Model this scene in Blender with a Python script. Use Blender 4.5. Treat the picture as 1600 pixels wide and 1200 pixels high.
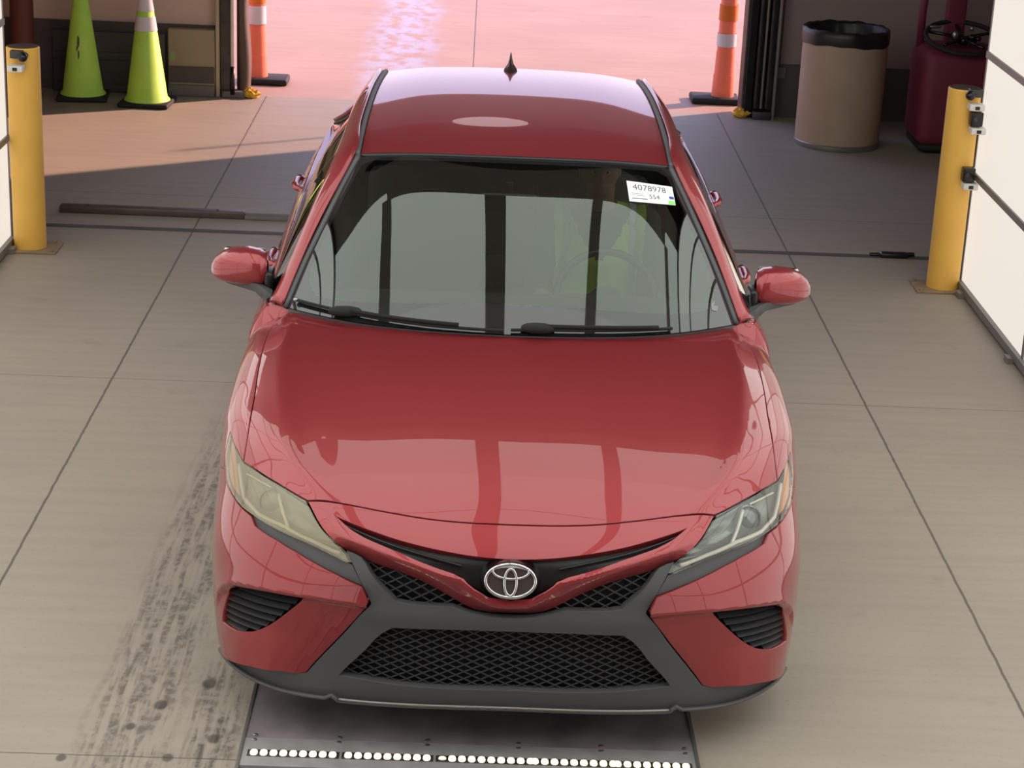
import bpy, bmesh, math, random
import numpy as np
from mathutils import Vector, Matrix
from mathutils.geometry import delaunay_2d_cdt

# ------------------------------------------------------------------ scene, camera, sky, sun
for o in list(bpy.data.objects):
    bpy.data.objects.remove(o, do_unlink=True)
SC = bpy.context.scene
COL = SC.collection
SC.view_settings.view_transform = 'Standard'
SC.view_settings.look = 'None'
SC.view_settings.exposure = 0.0
SC.view_settings.gamma = 1.0
SC.view_settings.use_curve_mapping = False

def cam_axes(yaw, pitch, roll):
    cy, sy, cp, sp = math.cos(yaw), math.sin(yaw), math.cos(pitch), math.sin(pitch)
    f = Vector((sy*cp, cy*cp, -sp)); r = Vector((cy, -sy, 0)); u = r.cross(f)
    cr, sr = math.cos(roll), math.sin(roll)
    return cr*r + sr*u, -sr*r + cr*u, f
camd = bpy.data.cameras.new('camera')
cam = bpy.data.objects.new('camera', camd); COL.objects.link(cam)
R_, U_, F_ = cam_axes(0.022637, 0.335284, 0.044037)
mw = Matrix(((R_.x, U_.x, -F_.x, -0.139945), (R_.y, U_.y, -F_.y, -5.284628), (R_.z, U_.z, -F_.z, 3.051549), (0, 0, 0, 1)))
cam.matrix_world = mw
camd.sensor_width = 36.0; camd.sensor_fit = 'HORIZONTAL'
camd.lens = 36.0*3154.687075/1600.0
camd.clip_end = 200; camd.clip_start = 0.05
SC.camera = cam

W = bpy.data.worlds.new('sky'); SC.world = W; W.use_nodes = True
nt = W.node_tree; nt.nodes.clear()
wo = nt.nodes.new('ShaderNodeOutputWorld'); bg = nt.nodes.new('ShaderNodeBackground')
tc = nt.nodes.new('ShaderNodeTexCoord'); sp = nt.nodes.new('ShaderNodeSeparateXYZ'); rp = nt.nodes.new('ShaderNodeValToRGB')
nt.links.new(tc.outputs['Generated'], sp.inputs[0]); nt.links.new(sp.outputs['Z'], rp.inputs[0])
rp.color_ramp.elements[0].position = 0.0; rp.color_ramp.elements[0].color = (0.92, 0.80, 0.95, 1)
rp.color_ramp.elements[1].position = 0.45; rp.color_ramp.elements[1].color = (0.50, 0.55, 0.95, 1)
nt.links.new(rp.outputs[0], bg.inputs[0]); bg.inputs[1].default_value = 1.9
nt.links.new(bg.outputs[0], wo.inputs[0])

sd = bpy.data.lights.new('sun', 'SUN'); sd.energy = 9.6; sd.color = (1.0, 0.60, 0.46); sd.angle = math.radians(0.9)
so = bpy.data.objects.new('sun', sd); COL.objects.link(so)
so.rotation_euler = Vector((-0.85, -0.53, -0.44)).to_track_quat('-Z', 'Y').to_euler()
so.location = (8, 16, 6)

# ------------------------------------------------------------------ materials
def mat(name, col=(.5, .5, .5), rough=.5, metal=0., coat=0., coatr=.03, spec=.5, emit=None, es=0., noise=None, bump=0.):
    m = bpy.data.materials.new(name); m.use_nodes = True
    n = m.node_tree.nodes; L = m.node_tree.links; b = n['Principled BSDF']
    b.inputs['Base Color'].default_value = (*col, 1); b.inputs['Roughness'].default_value = rough
    b.inputs['Metallic'].default_value = metal; b.inputs['Specular IOR Level'].default_value = spec
    b.inputs['Coat Weight'].default_value = coat; b.inputs['Coat Roughness'].default_value = coatr
    if emit: b.inputs['Emission Color'].default_value = (*emit, 1); b.inputs['Emission Strength'].default_value = es
    if noise:                      # (scale, amount, second colour)
        t = n.new('ShaderNodeTexCoord'); z = n.new('ShaderNodeTexNoise'); z.inputs['Scale'].default_value = noise[0]
        z.inputs['Detail'].default_value = 5
        r = n.new('ShaderNodeValToRGB'); r.color_ramp.elements[0].position = .5-noise[1]; r.color_ramp.elements[1].position = .5+noise[1]
        r.color_ramp.elements[0].color = (*col, 1); r.color_ramp.elements[1].color = (*noise[2], 1)
        L.new(t.outputs['Object'], z.inputs['Vector']); L.new(z.outputs['Fac'], r.inputs[0]); L.new(r.outputs[0], b.inputs['Base Color'])
        if bump:
            bp = n.new('ShaderNodeBump'); bp.inputs['Strength'].default_value = bump; bp.inputs['Distance'].default_value = .01
            L.new(z.outputs['Fac'], bp.inputs['Height']); L.new(bp.outputs[0], b.inputs['Normal'])
    return m

M = {}
M['paint'] = mat('red_paint', (.290, .030, .035), .38, .5, 1.0, .015, .25)
M['gray'] = mat('dark_gray_plastic', (.064, .065, .069), .5, noise=(400, .2, (.074, .075, .079)))
M['vent'] = mat('vent_plastic', (.022, .021, .024), .5)
M['black'] = mat('black_plastic', (.008, .008, .009), .35)
M['matblack'] = mat('matte_black', (.006, .006, .007), .9)
M['pianoblack'] = mat('gloss_black', (.006, .006, .008), .12, coat=.6)
M['rubber'] = mat('rubber', (.014, .014, .015), .75)
M['chrome'] = mat('chrome', (.62, .62, .63), .12, 1.0)
M['satin'] = mat('satin_metal', (.35, .35, .36), .35, .9)
M['belt'] = mat('belt_trim', (.10, .10, .09), .3, .6)
M['interior'] = mat('car_interior', (.028, .026, .028), .8, noise=(60, .2, (.04, .037, .039)))
M['seat'] = mat('seat_fabric', (.055, .045, .05), .9, noise=(120, .2, (.075, .062, .066)))
M['yellow'] = mat('yellow_paint', (.88, .50, .09), .5, noise=(6, .25, (.78, .44, .08)), bump=.1)
M['yellowdirt'] = mat('worn_yellow_plate', (.34, .22, .10), .7, noise=(20, .2, (.20, .15, .11)))
M['white'] = mat('white_plastic', (.75, .72, .68), .45)
M['black2'] = mat('sensor_black', (.01, .01, .011), .25)
M['steel'] = mat('dark_steel', (.10, .10, .10), .42, .7, noise=(9, .2, (.06, .055, .06)))
M['galv'] = mat('galvanised_steel', (.30, .29, .27), .4, .75)
M['frame'] = mat('panel_frame_grey', (.23, .215, .20), .5, .3)
M['lime'] = mat('lime_plastic', (.55, .90, .12), .55, noise=(7, .2, (.46, .78, .09)))
M['orange'] = mat('orange_plastic', (.95, .22, .13), .5)
M['reflwhite'] = mat('reflective_white', (.68, .66, .72), .4)
M['reflamber'] = mat('reflective_amber', (.75, .18, .02), .4)
M['fibre'] = mat('fibre_drum', (.46, .33, .245), .7, noise=(5, .3, (.37, .265, .19)), bump=.05)
M['bag'] = mat('black_bag', (.010, .010, .011), .42)
M['cartred'] = mat('cart_red', (.17, .02, .04), .6)
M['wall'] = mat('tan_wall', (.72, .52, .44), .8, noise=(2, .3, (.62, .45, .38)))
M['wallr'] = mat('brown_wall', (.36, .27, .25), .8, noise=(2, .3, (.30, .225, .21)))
M['walldark'] = mat('dark_wall_base', (.10, .082, .078), .7, noise=(4, .2, (.07, .06, .058)))
M['ceil'] = mat('ceiling_dark', (.035, .03, .028), .9)
M['cab'] = mat('olive_cabinet', (.36, .28, .19), .6, noise=(3, .2, (.31, .24, .16)))
M['greyblock'] = mat('grey_plinth', (.16, .14, .135), .8)
M['trim'] = mat('cream_trim', (.45, .37, .28), .6)
M['curtain'] = mat('brown_vinyl', (.085, .055, .042), .5)
M['barmetal'] = mat('brown_steel_bar', (.12, .085, .075), .45, .4, noise=(12, .2, (.09, .07, .065)))
M['panel'] = mat('lit_panel', (.12, .12, .11), .6, emit=(1.0, .93, .83), es=.80)
M['panelnear'] = mat('lit_panel_bright', (.12, .12, .11), .6, emit=(1.0, .95, .89), es=1.3)
M['ceilpanel'] = mat('lit_ceiling_panel', (.12, .12, .12), .6, emit=(.97, 1.0, .95), es=1.9)
M['ceilpanel2'] = mat('lit_ceiling_panel_far', (.12, .12, .12), .6, emit=(.95, 1.0, .93), es=1.65)
M['led'] = mat('led_on', (.9, .8, .6), .4, emit=(1.0, .80, .46), es=1.55)
M['vest'] = mat('hi_vis_vest', (.62, .85, .03), .8)
M['vestlining'] = mat('reflective_tape', (.60, .62, .68), .5)
M['shirt'] = mat('dark_shirt', (.05, .05, .055), .9)
M['trousers'] = mat('dark_trousers', (.03, .035, .05), .9)
M['skin'] = mat('skin', (.42, .22, .15), .55)
M['hair'] = mat('dark_hair', (.02, .014, .01), .7)
M['beam'] = mat('tunnel_beam', (.20, .165, .145), .8)
M['sticker'] = mat('paper_label', (.84, .86, .78), .6)
M['ink'] = mat('ink', (.12, .12, .12), .7)
M['inkgreen'] = mat('label_green', (.25, .75, .18), .7)
M['inkblue'] = mat('label_blue', (.05, .07, .35), .7)
M['lenscavL'] = mat('yellowed_lamp_bowl', (.36, .33, .24), .45, .1, 0.5, .1, noise=(9, .3, (.31, .295, .23)))
M['lenscavR'] = mat('clear_lamp_bowl', (.26, .27, .245), .3, .35, .5, .06, noise=(14, .3, (.17, .18, .165)))
M['drl'] = mat('lamp_light_guide', (.95, .92, .80), .3, 0, .5)
M['amber'] = mat('amber_reflector', (.85, .42, .17), .35, 0, .6)
M['projector'] = mat('projector_lens', (.16, .17, .17), .08, .2, 1)
M['emblemfill'] = mat('emblem_dark', (.05, .035, .035), .3, 0, .5)
M['yellowfoot'] = mat('yellow_rag', (.72, .42, .04), .8)

def glassmat(name, tint, ior=1.7, haze=0., hazecol=(1, 1, 1), rough=0.0, gcol=(1, 1, 1)):
    m = bpy.data.materials.new(name); m.use_nodes = True
    n = m.node_tree.nodes; L = m.node_tree.links; n.clear()
    o = n.new('ShaderNodeOutputMaterial'); t = n.new('ShaderNodeBsdfTransparent'); g = n.new('ShaderNodeBsdfGlossy')
    fr = n.new('ShaderNodeFresnel'); mx = n.new('ShaderNodeMixShader')
    t.inputs[0].default_value = (*tint, 1); g.inputs['Roughness'].default_value = rough; fr.inputs['IOR'].default_value = ior; g.inputs[0].default_value = (*gcol, 1)
    L.new(fr.outputs[0], mx.inputs[0]); L.new(t.outputs[0], mx.inputs[1]); L.new(g.outputs[0], mx.inputs[2])
    out = mx
    if haze:
        d = n.new('ShaderNodeBsdfDiffuse'); d.inputs[0].default_value = (*hazecol, 1)
        m2 = n.new('ShaderNodeMixShader'); m2.inputs[0].default_value = haze
        L.new(mx.outputs[0], m2.inputs[1]); L.new(d.outputs[0], m2.inputs[2]); out = m2
    L.new(out.outputs[0], o.inputs[0]); return m
M['glass'] = glassmat('windshield_glass', (.70, .76, .71), 1.92, gcol=(.93, 1.0, .93))
M['frit'] = mat('black_glass_border', (.012, .012, .013), .02, spec=1.0)
M['sideglass'] = glassmat('side_glass', (.25, .29, .26), 1.55)
M['lensL'] = glassmat('hazed_headlamp_lens', (.95, .9, .75), 1.5, .34, (.46, .425, .32))
M['lensR'] = glassmat('clear_headlamp_lens', (.95, .97, .95), 1.5, .03, (.7, .72, .66))

# floor concrete: joints, broom marks, tyre marks, stains
def concrete(name, base, base2, joints_x, joints_y, tyre=False, wet=False):
    m = bpy.data.materials.new(name); m.use_nodes = True
    n = m.node_tree.nodes; L = m.node_tree.links; b = n['Principled BSDF']
    b.inputs['Roughness'].default_value = .62; b.inputs['Specular IOR Level'].default_value = .35
    geo = n.new('ShaderNodeNewGeometry'); sx = n.new('ShaderNodeSeparateXYZ'); L.new(geo.outputs['Position'], sx.inputs[0])
    def noise(scale, vec=None, det=5, stretch=None):
        z = n.new('ShaderNodeTexNoise'); z.inputs['Scale'].default_value = scale; z.inputs['Detail'].default_value = det
        if stretch:
            mp = n.new('ShaderNodeMapping'); mp.inputs['Scale'].default_value = stretch
            L.new(geo.outputs['Position'], mp.inputs[0]); L.new(mp.outputs[0], z.inputs['Vector'])
        else: L.new(geo.outputs['Position'], z.inputs['Vector'])
        return z.outputs['Fac']
    def mathn(op, a, bb=None, clamp=False):
        q = n.new('ShaderNodeMath'); q.operation = op; q.use_clamp = clamp
        for i, v in enumerate((a, bb)):
            if v is None: continue
            if isinstance(v, (int, float)): q.inputs[i].default_value = v
            else: L.new(v, q.inputs[i])
        return q.outputs[0]
    def ramp(f, lo, hi):
        q = n.new('ShaderNodeMapRange'); q.interpolation_type = 'SMOOTHSTEP'
        L.new(f, q.inputs[0]); q.inputs[1].default_value = lo; q.inputs[2].default_value = hi; return q.outputs[0]
    def mix(f, c1, c2):
        q = n.new('ShaderNodeMix'); q.data_type = 'RGBA'
        if isinstance(f, (int, float)): q.inputs[0].default_value = f
        else: L.new(f, q.inputs[0])
        for i, c in ((6, c1), (7, c2)):
            if isinstance(c, tuple): q.inputs[i].default_value = (*c, 1)
            else: L.new(c, q.inputs[i])
        return q.outputs[2]
    c = mix(ramp(noise(.9), .35, .65), base, base2)
    c = mix(mathn('MULTIPLY', ramp(noise(1.0, stretch=(1.2, 16, 1)), .35, .7), .22), c, tuple(v*.72 for v in base))
    c = mix(mathn('MULTIPLY', ramp(noise(55), .55, .8), .35), c, tuple(v*.6 for v in base))
    c = mix(mathn('MULTIPLY', ramp(noise(4.5), .62, .75), .3), c, tuple(v*.65 for v in base))
    # joints
    wob = mathn('MULTIPLY', mathn('SUBTRACT', noise(14), .5), .008)
    j = None
    for ax, vals in ((0, joints_x), (1, joints_y)):
        for v, w in vals:
            d = mathn('ABSOLUTE', mathn('ADD', mathn('SUBTRACT', sx.outputs[ax], v), wob))
            e = mathn('SUBTRACT', 1.0, ramp(d, w*.5, w*1.3))
            j = e if j is None else mathn('MAXIMUM', j, e)
    if j is not None: c = mix(mathn('MULTIPLY', j, .72), c, (.035, .03, .028))
    if tyre:
        acc = None
        for x0, w, y0, y1, k in ((-1.13, .16, -2.5, 3.6, .62), (-.88, .10, -2.5, .75, .75)):
            yy = sx.outputs[1]
            xx = mathn('SUBTRACT', sx.outputs[0], mathn('ADD', x0, mathn('MULTIPLY', yy, .012)))
            band = mathn('SUBTRACT', 1.0, ramp(mathn('ABSOLUTE', xx), w*.45, w*1.15))
            along = mathn('MULTIPLY', ramp(yy, y0, y0+.6), mathn('SUBTRACT', 1.0, ramp(yy, y1-1.6 if y1 > 1 else y1-.3, y1)))
            sp_ = ramp(noise(34, stretch=(1, .8, 1)), .40, .58)
            st = ramp(noise(10, stretch=(4.5, .35, 1)), .38, .62)
            f = mathn('MULTIPLY', mathn('MULTIPLY', band, along), mathn('MULTIPLY', mathn('ADD', mathn('MULTIPLY', sp_, .65), .35), st))
            f = mathn('MULTIPLY', f, k); acc = f if acc is None else mathn('MAXIMUM', acc, f)
        c = mix(acc, c, (.035, .03, .03))
        # oil drops
        dsum = None
        for dx, dy, r in ((-1.06, .32, .028), (-1.13, .18, .02), (-1.30, -.02, .02), (-.99, .0, .022), (-.93, .47, .03), (-.87, .12, .025)):
            ddx = mathn('SUBTRACT', sx.outputs[0], dx); ddy = mathn('MULTIPLY', mathn('SUBTRACT', sx.outputs[1], dy), .7)
            dd = mathn('SQRT', mathn('ADD', mathn('MULTIPLY', ddx, ddx), mathn('MULTIPLY', ddy, ddy)))
            e = mathn('SUBTRACT', 1.0, ramp(dd, r*.5, r)); dsum = e if dsum is None else mathn('MAXIMUM', dsum, e)
        c = mix(mathn('MULTIPLY', dsum, .7), c, (.03, .025, .022))
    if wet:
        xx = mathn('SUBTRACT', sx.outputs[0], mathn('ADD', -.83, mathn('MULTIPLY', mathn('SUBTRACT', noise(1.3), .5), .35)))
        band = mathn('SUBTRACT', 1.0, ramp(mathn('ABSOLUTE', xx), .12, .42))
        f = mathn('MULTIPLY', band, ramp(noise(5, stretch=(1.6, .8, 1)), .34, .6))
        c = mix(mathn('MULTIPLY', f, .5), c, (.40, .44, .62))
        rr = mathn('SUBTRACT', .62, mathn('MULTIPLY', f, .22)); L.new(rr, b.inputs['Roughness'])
    L.new(c, b.inputs['Base Color'])
    bp = n.new('ShaderNodeBump'); bp.inputs['Strength'].default_value = .12; bp.inputs['Distance'].default_value = .004
    L.new(noise(70), bp.inputs['Height']); L.new(bp.outputs[0], b.inputs['Normal'])
    return m
M['floor'] = concrete('concrete_floor', (.328, .282, .230), (.355, .304, .247), [(-1.75, .0055), (1.67, .0055)], [(3.35, .0028), (0.0, .0028), (6.74, .003), (5.93, .010)], tyre=True)
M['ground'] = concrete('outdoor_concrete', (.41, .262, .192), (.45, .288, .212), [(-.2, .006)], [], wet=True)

# ------------------------------------------------------------------ object helpers
def tag(o, label=None, cat=None, group=None, kind=None):
    if label: o['label'] = label
    if cat: o['category'] = cat
    if group: o['group'] = group
    if kind: o['kind'] = kind
    return o
def empty(name, loc=(0, 0, 0), parent=None, label=None, cat=None, group=None):
    o = bpy.data.objects.new(name, None); COL.objects.link(o); o.location = loc; o.empty_display_size = .1
    if parent: o.parent = parent
    return tag(o, label, cat, group)
def obj(name, verts, faces, m, parent=None, smooth=False, normals=None, loc=None):
    me = bpy.data.meshes.new(name)
    me.from_pydata([tuple(map(float, v)) for v in verts], [], [tuple(map(int, f)) for f in faces]); me.update()
    me.materials.append(m)
    if smooth or normals is not None: me.shade_smooth()
    if normals is not None: me.normals_split_custom_set_from_vertices([tuple(map(float, v)) for v in normals])
    o = bpy.data.objects.new(name, me); COL.objects.link(o)
    if loc: o.location = loc
    if parent: o.parent = parent
    return o
class MB:                      # collects shapes, links them as one mesh object
    def __init__(s): s.v = []; s.f = []
    def add(s, v, f):
        b = len(s.v); s.v += [tuple(map(float, p)) for p in v]; s.f += [tuple(i+b for i in q) for q in f]; return s
    def box(s, x0, x1, y0, y1, z0, z1, M4=None):
        v = [(x, y, z) for x in (x0, x1) for y in (y0, y1) for z in (z0, z1)]
        if M4: v = [tuple(M4 @ Vector(p)) for p in v]
        return s.add(v, [(0, 1, 3, 2), (4, 6, 7, 5), (0, 4, 5, 1), (2, 3, 7, 6), (0, 2, 6, 4), (1, 5, 7, 3)])
    def tube(s, pts, r, n=10, closed=False, flat=1.0, cap=True, up=None):
        pts = [Vector(p) for p in pts]; N = len(pts); rings = []; rr = r if isinstance(r, (list, tuple)) else [r]*N
        prev = None
        for i, p in enumerate(pts):
            a = pts[(i-1) % N] if (closed or i > 0) else p; c = pts[(i+1) % N] if (closed or i < N-1) else p
            t = (c-a).normalized()
            if prev is None:
                q = Vector(up) if up else (Vector((0, 0, 1)) if abs(t.z) < .9 else Vector((1, 0, 0)))
            else: q = prev
            nrm = (q - t*q.dot(t)).normalized(); prev = nrm; b = t.cross(nrm)
            rings.append([p + (nrm*math.cos(2*math.pi*k/n)*flat + b*math.sin(2*math.pi*k/n))*rr[i] for k in range(n)])
        v = [q for r_ in rings for q in r_]; f = []
        for i in range(N if closed else N-1):
            j = (i+1) % N
            for k in range(n): f.append((i*n+k, i*n+(k+1) % n, j*n+(k+1) % n, j*n+k))
        if cap and not closed: f.append(tuple(range(n-1, -1, -1))); f.append(tuple((N-1)*n+k for k in range(n)))
        return s.add(v, f)
    def lathe(s, prof, n=32, M4=None, sx=1, sy=1, close=True):   # prof: (r, z)
        v = []; f = []
        for r, z in prof:
            for k in range(n):
                a = 2*math.pi*k/n; p = Vector((r*math.cos(a)*sx, r*math.sin(a)*sy, z)); v.append(tuple(M4 @ p) if M4 else tuple(p))
        for i in range(len(prof)-1):
            for k in range(n): f.append((i*n+k, i*n+(k+1) % n, (i+1)*n+(k+1) % n, (i+1)*n+k))
        if close: f.append(tuple(range(n-1, -1, -1))); f.append(tuple((len(prof)-1)*n+k for k in range(n)))
        return s.add(v, f)
    def rbox(s, x0, x1, y0, y1, z0, z1, r=.01, M4=None):    # rounded box
        bm = bmesh.new(); bmesh.ops.create_cube(bm, size=1)
        for v in bm.verts: v.co = Vector(((x0+x1)/2+v.co.x*(x1-x0), (y0+y1)/2+v.co.y*(y1-y0), (z0+z1)/2+v.co.z*(z1-z0)))
        bmesh.ops.bevel(bm, geom=bm.edges[:], offset=r, segments=3, affect='EDGES', profile=.5)
        if M4: bmesh.ops.transform(bm, matrix=M4, verts=bm.verts)
        bm.verts.index_update(); s.add([v.co[:] for v in bm.verts], [[v.index for v in f.verts] for f in bm.faces]); bm.free(); return s
    def ball(s, c, rx, ry, rz, n=20, m=12, p=1.0):
        v = []; f = []
        sg = lambda a: math.copysign(abs(a)**p, a)
        for i in range(m+1):
            th = math.pi*i/m
            for k in range(n):
                ph = 2*math.pi*k/n
                v.append((c[0]+rx*sg(math.sin(th))*sg(math.cos(ph)), c[1]+ry*sg(math.sin(th))*sg(math.sin(ph)), c[2]+rz*sg(math.cos(th))))
        for i in range(m):
            for k in range(n): f.append((i*n+k, (i+1)*n+k, (i+1)*n+(k+1) % n, i*n+(k+1) % n))
        return s.add(v, f)
    def build(s, name, m, parent=None, smooth=False, loc=None, auto=None):
        o = obj(name, s.v, s.f, m, parent, smooth, loc=loc)
        if auto is not None:
            bm = bmesh.new(); bm.from_mesh(o.data); bmesh.ops.remove_doubles(bm, verts=bm.verts, dist=1e-5)
            for e in bm.edges:
                if len(e.link_faces) == 2 and e.calc_face_angle(0) > math.radians(auto): e.smooth = False
            for f in bm.faces: f.smooth = True
            bm.to_mesh(o.data); bm.free()
        return o

# ------------------------------------------------------------------ smooth surfaces through control points
def nat(kn):
    n = len(kn); A = np.zeros((n, n)); B = np.zeros((n, n)); A[0, 0] = A[-1, -1] = 1; h = np.diff(kn)
    for i in range(1, n-1):
        A[i, i-1] = h[i-1]; A[i, i] = 2*(h[i-1]+h[i]); A[i, i+1] = h[i]
        B[i, i-1] = 6/h[i-1]; B[i, i+1] = 6/h[i]; B[i, i] = -6/h[i-1]-6/h[i]
    return np.linalg.solve(A, B)
def wts(kn, Mn, t):
    kn = np.asarray(kn, float); n = len(kn); t = np.clip(np.asarray(t, float), kn[0], kn[-1])
    i = np.clip(np.searchsorted(kn, t, side='right')-1, 0, n-2); h = (kn[i+1]-kn[i]); a = (t-kn[i])/h; I = np.eye(n)
    w = (1-a)[..., None]*I[i]+a[..., None]*I[i+1]
    return w+(((1-a)**3-(1-a))*h*h/6)[..., None]*Mn[i]+((a**3-a)*h*h/6)[..., None]*Mn[i+1]
class Surf:
    def __init__(s, G, mirror=False, ku=None, kv=None, flip=1):
        G = np.array(G, float)
        if mirror: G = np.concatenate([G[:, :0:-1]*[-1, 1, 1], G], 1); nn = G.shape[1]; s.ku = np.arange(nn)-(nn-1)/2
        else: s.ku = np.arange(G.shape[1], dtype=float) if ku is None else np.array(ku, float)
        s.kv = np.arange(G.shape[0], dtype=float) if kv is None else np.array(kv, float)
        s.G = G; s.Mu = nat(s.ku); s.Mv = nat(s.kv); s.flip = flip
    def P(s, u, v):
        u = np.asarray(u, float); v = np.asarray(v, float)
        return np.einsum('...i,...j,ijk->...k', wts(s.kv, s.Mv, v), wts(s.ku, s.Mu, u), s.G)
    def frame(s, u, v, h=1e-3):
        u = np.asarray(u, float); v = np.asarray(v, float)
        u0 = np.clip(u-h, s.ku[0], s.ku[-1]); u1 = np.clip(u+h, s.ku[0], s.ku[-1]); v0 = np.clip(v-h, s.kv[0], s.kv[-1]); v1 = np.clip(v+h, s.kv[0], s.kv[-1])
        du = (s.P(u1, v)-s.P(u0, v))/(u1-u0)[..., None]; dv = (s.P(u, v1)-s.P(u, v0))/(v1-v0)[..., None]
        n = np.cross(du, dv)*s.flip; n /= np.linalg.norm(n, axis=-1, keepdims=True)+1e-12
        return du, dv, n
    def Q(s, u, v, off=0., disp=None):
        P = s.P(u, v)
        d = np.zeros(P.shape[:-1])+off
        if disp is not None: d = d+disp(np.asarray(u, float), np.asarray(v, float))
        return P+s.frame(u, v)[2]*d[..., None]

def inside(poly, P):
    x, y = P[:, 0], P[:, 1]; r = np.zeros(len(P), bool); n = len(poly)
    for i in range(n):
        (x0, y0), (x1, y1) = poly[i], poly[(i+1) % n]
        if y0 == y1: continue
        c = ((y0 > y) != (y1 > y)) & (x < (x1-x0)*(y-y0)/(y1-y0)+x0); r ^= c
    return r
def densify(poly, h):
    out = []
    for i in range(len(poly)):
        a = np.array(poly[i], float); b = np.array(poly[(i+1) % len(poly)], float); k = max(1, int(math.ceil(np.linalg.norm(b-a)/h)))
        for j in range(k): out.append(a+(b-a)*j/k)
    return np.array(out)
def roundpoly(poly, it=1, keep=35):
    # corner-cutting that keeps real corners
    P = [np.array(p, float) for p in poly]
    for _ in range(it):
        Q = []
        n = len(P)
        for i in range(n):
            a, b, c = P[i-1], P[i], P[(i+1) % n]
            v1 = b-a; v2 = c-b; ang = abs(math.degrees(math.atan2(v1[0]*v2[1]-v1[1]*v2[0], v1.dot(v2))))
            if ang > keep: Q.append(b)
            else: Q.append(b-v1*.25); Q.append(b+v2*.25)
        P = Q
    return [tuple(p) for p in P]
def inset(S, poly, g):
    # move the outline inward by g metres along the surface
    P = np.array(poly, float); n = len(P)
    area = .5*sum(P[i][0]*P[(i+1) % n][1]-P[(i+1) % n][0]*P[i][1] for i in range(n)); sgn = 1 if area > 0 else -1
    du, dv, nn = S.frame(P[:, 0], P[:, 1]); out = P.copy()
    for i in range(n):
        J = np.stack([du[i], dv[i]], 1)
        e0 = J@(P[i]-P[i-1]); e1 = J@(P[(i+1) % n]-P[i]); e0 /= np.linalg.norm(e0)+1e-9; e1 /= np.linalg.norm(e1)+1e-9
        nu = np.cross(J[:, 0], J[:, 1]); nu /= np.linalg.norm(nu)
        i0 = np.cross(nu, e0)*sgn; i1 = np.cross(nu, e1)*sgn; m = i0+i1; m /= np.linalg.norm(m)+1e-9; k = g/max(.35, m.dot(i0))
        out[i] = P[i]+np.linalg.lstsq(J, m*k, rcond=None)[0]
    return [tuple(p) for p in out]
def panel(name, S, poly, m, parent=None, holes=(), off=0., disp=None, thick=.012, gap=.0, h=.14, side=1, rim=True, rnd=1, bevel=.004):
    """A sheet cut from the surface along an outline given in its own (u, v) coordinates, with a turned-in rim."""
    if rnd: poly = roundpoly(poly, rnd); holes = [roundpoly(q, rnd) for q in holes]
    poly = [tuple(q) for q in densify(poly, h)]; holes = [[tuple(p) for p in densify(q, h)] for q in holes]
    if gap:
        poly = inset(S, poly, gap)
    if side < 0: poly = [(-u, v) for u, v in poly]; holes = [[(-u, v) for u, v in q] for q in holes]
    loops = [np.array(poly)]+[np.array(q) for q in holes]
    B = np.concatenate(loops)
    lo = loops[0].min(0); hi = loops[0].max(0)
    gx = np.arange(math.floor(lo[0]/h)*h, hi[0]+h, h); gy = np.arange(math.floor(lo[1]/h)*h, hi[1]+h, h)
    g = np.stack(np.meshgrid(gx, gy), -1).reshape(-1, 2); ok = inside(loops[0], g)
    for q in loops[1:]: ok &= ~inside(q, g)
    g = g[ok]; d = np.sqrt(((g[:, None]-B[None])**2).sum(-1)).min(1); g = g[d > .45*h]
    V = np.concatenate([B, g]); E = []; b = 0
    for q in loops: E += [(b+i, b+(i+1) % len(q)) for i in range(len(q))]; b += len(q)
    r = delaunay_2d_cdt([Vector(p) for p in V], E, [], 0, 1e-7, True)
    V2 = np.array([list(p) for p in r[0]]); F = [list(f) for f in r[2]]
    C = np.array([V2[f].mean(0) for f in F]); ok = inside(loops[0], C)
    for q in loops[1:]: ok &= ~inside(q, C)
    F = [f for f, k in zip(F, ok) if k]
    u, v = V2[:, 0], V2[:, 1]; e = .02
    X = S.Q(u, v, off, disp)
    cl = lambda t, k: np.clip(t, k[0], k[-1])
    a1 = S.Q(cl(u+e, S.ku), v, off, disp)-S.Q(cl(u-e, S.ku), v, off, disp); a2 = S.Q(u, cl(v+e, S.kv), off, disp)-S.Q(u, cl(v-e, S.kv), off, disp)
    N = np.cross(a1, a2)*S.flip; N /= np.linalg.norm(N, axis=1, keepdims=True)+1e-12
    FF = []
    for f in F:
        if np.cross(X[f[1]]-X[f[0]], X[f[2]]-X[f[0]]).dot(N[f[0]]) < 0: f = f[::-1]
        FF.append(tuple(f))
    verts = list(X); nor = list(N)
    if rim:
        from collections import Counter
        ec = {}
        for f in FF:
            for i in range(len(f)):
                a, b_ = f[i], f[(i+1) % len(f)]; k = (min(a, b_), max(a, b_)); ec.setdefault(k, []).append((a, b_))
        for k, l in ec.items():
            if len(l) != 1: continue
            a, b_ = l[0]; t = X[b_]-X[a]; t = t/(np.linalg.norm(t)+1e-12)
            out = np.cross(t, N[a]); out /= np.linalg.norm(out)+1e-12
            base = len(verts)
            for q in (a, b_):
                verts += [X[q], X[q]+out*bevel*.0-N[q]*bevel, X[q]-N[q]*thick]
                nor += [N[q], (out+N[q]*.3)/np.linalg.norm(out+N[q]*.3), out]
            FF.append((base+3, base, base+1, base+4)); FF.append((base+4, base+1, base+2, base+5))
    return obj(name, verts, FF, m, parent, True, nor)
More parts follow.
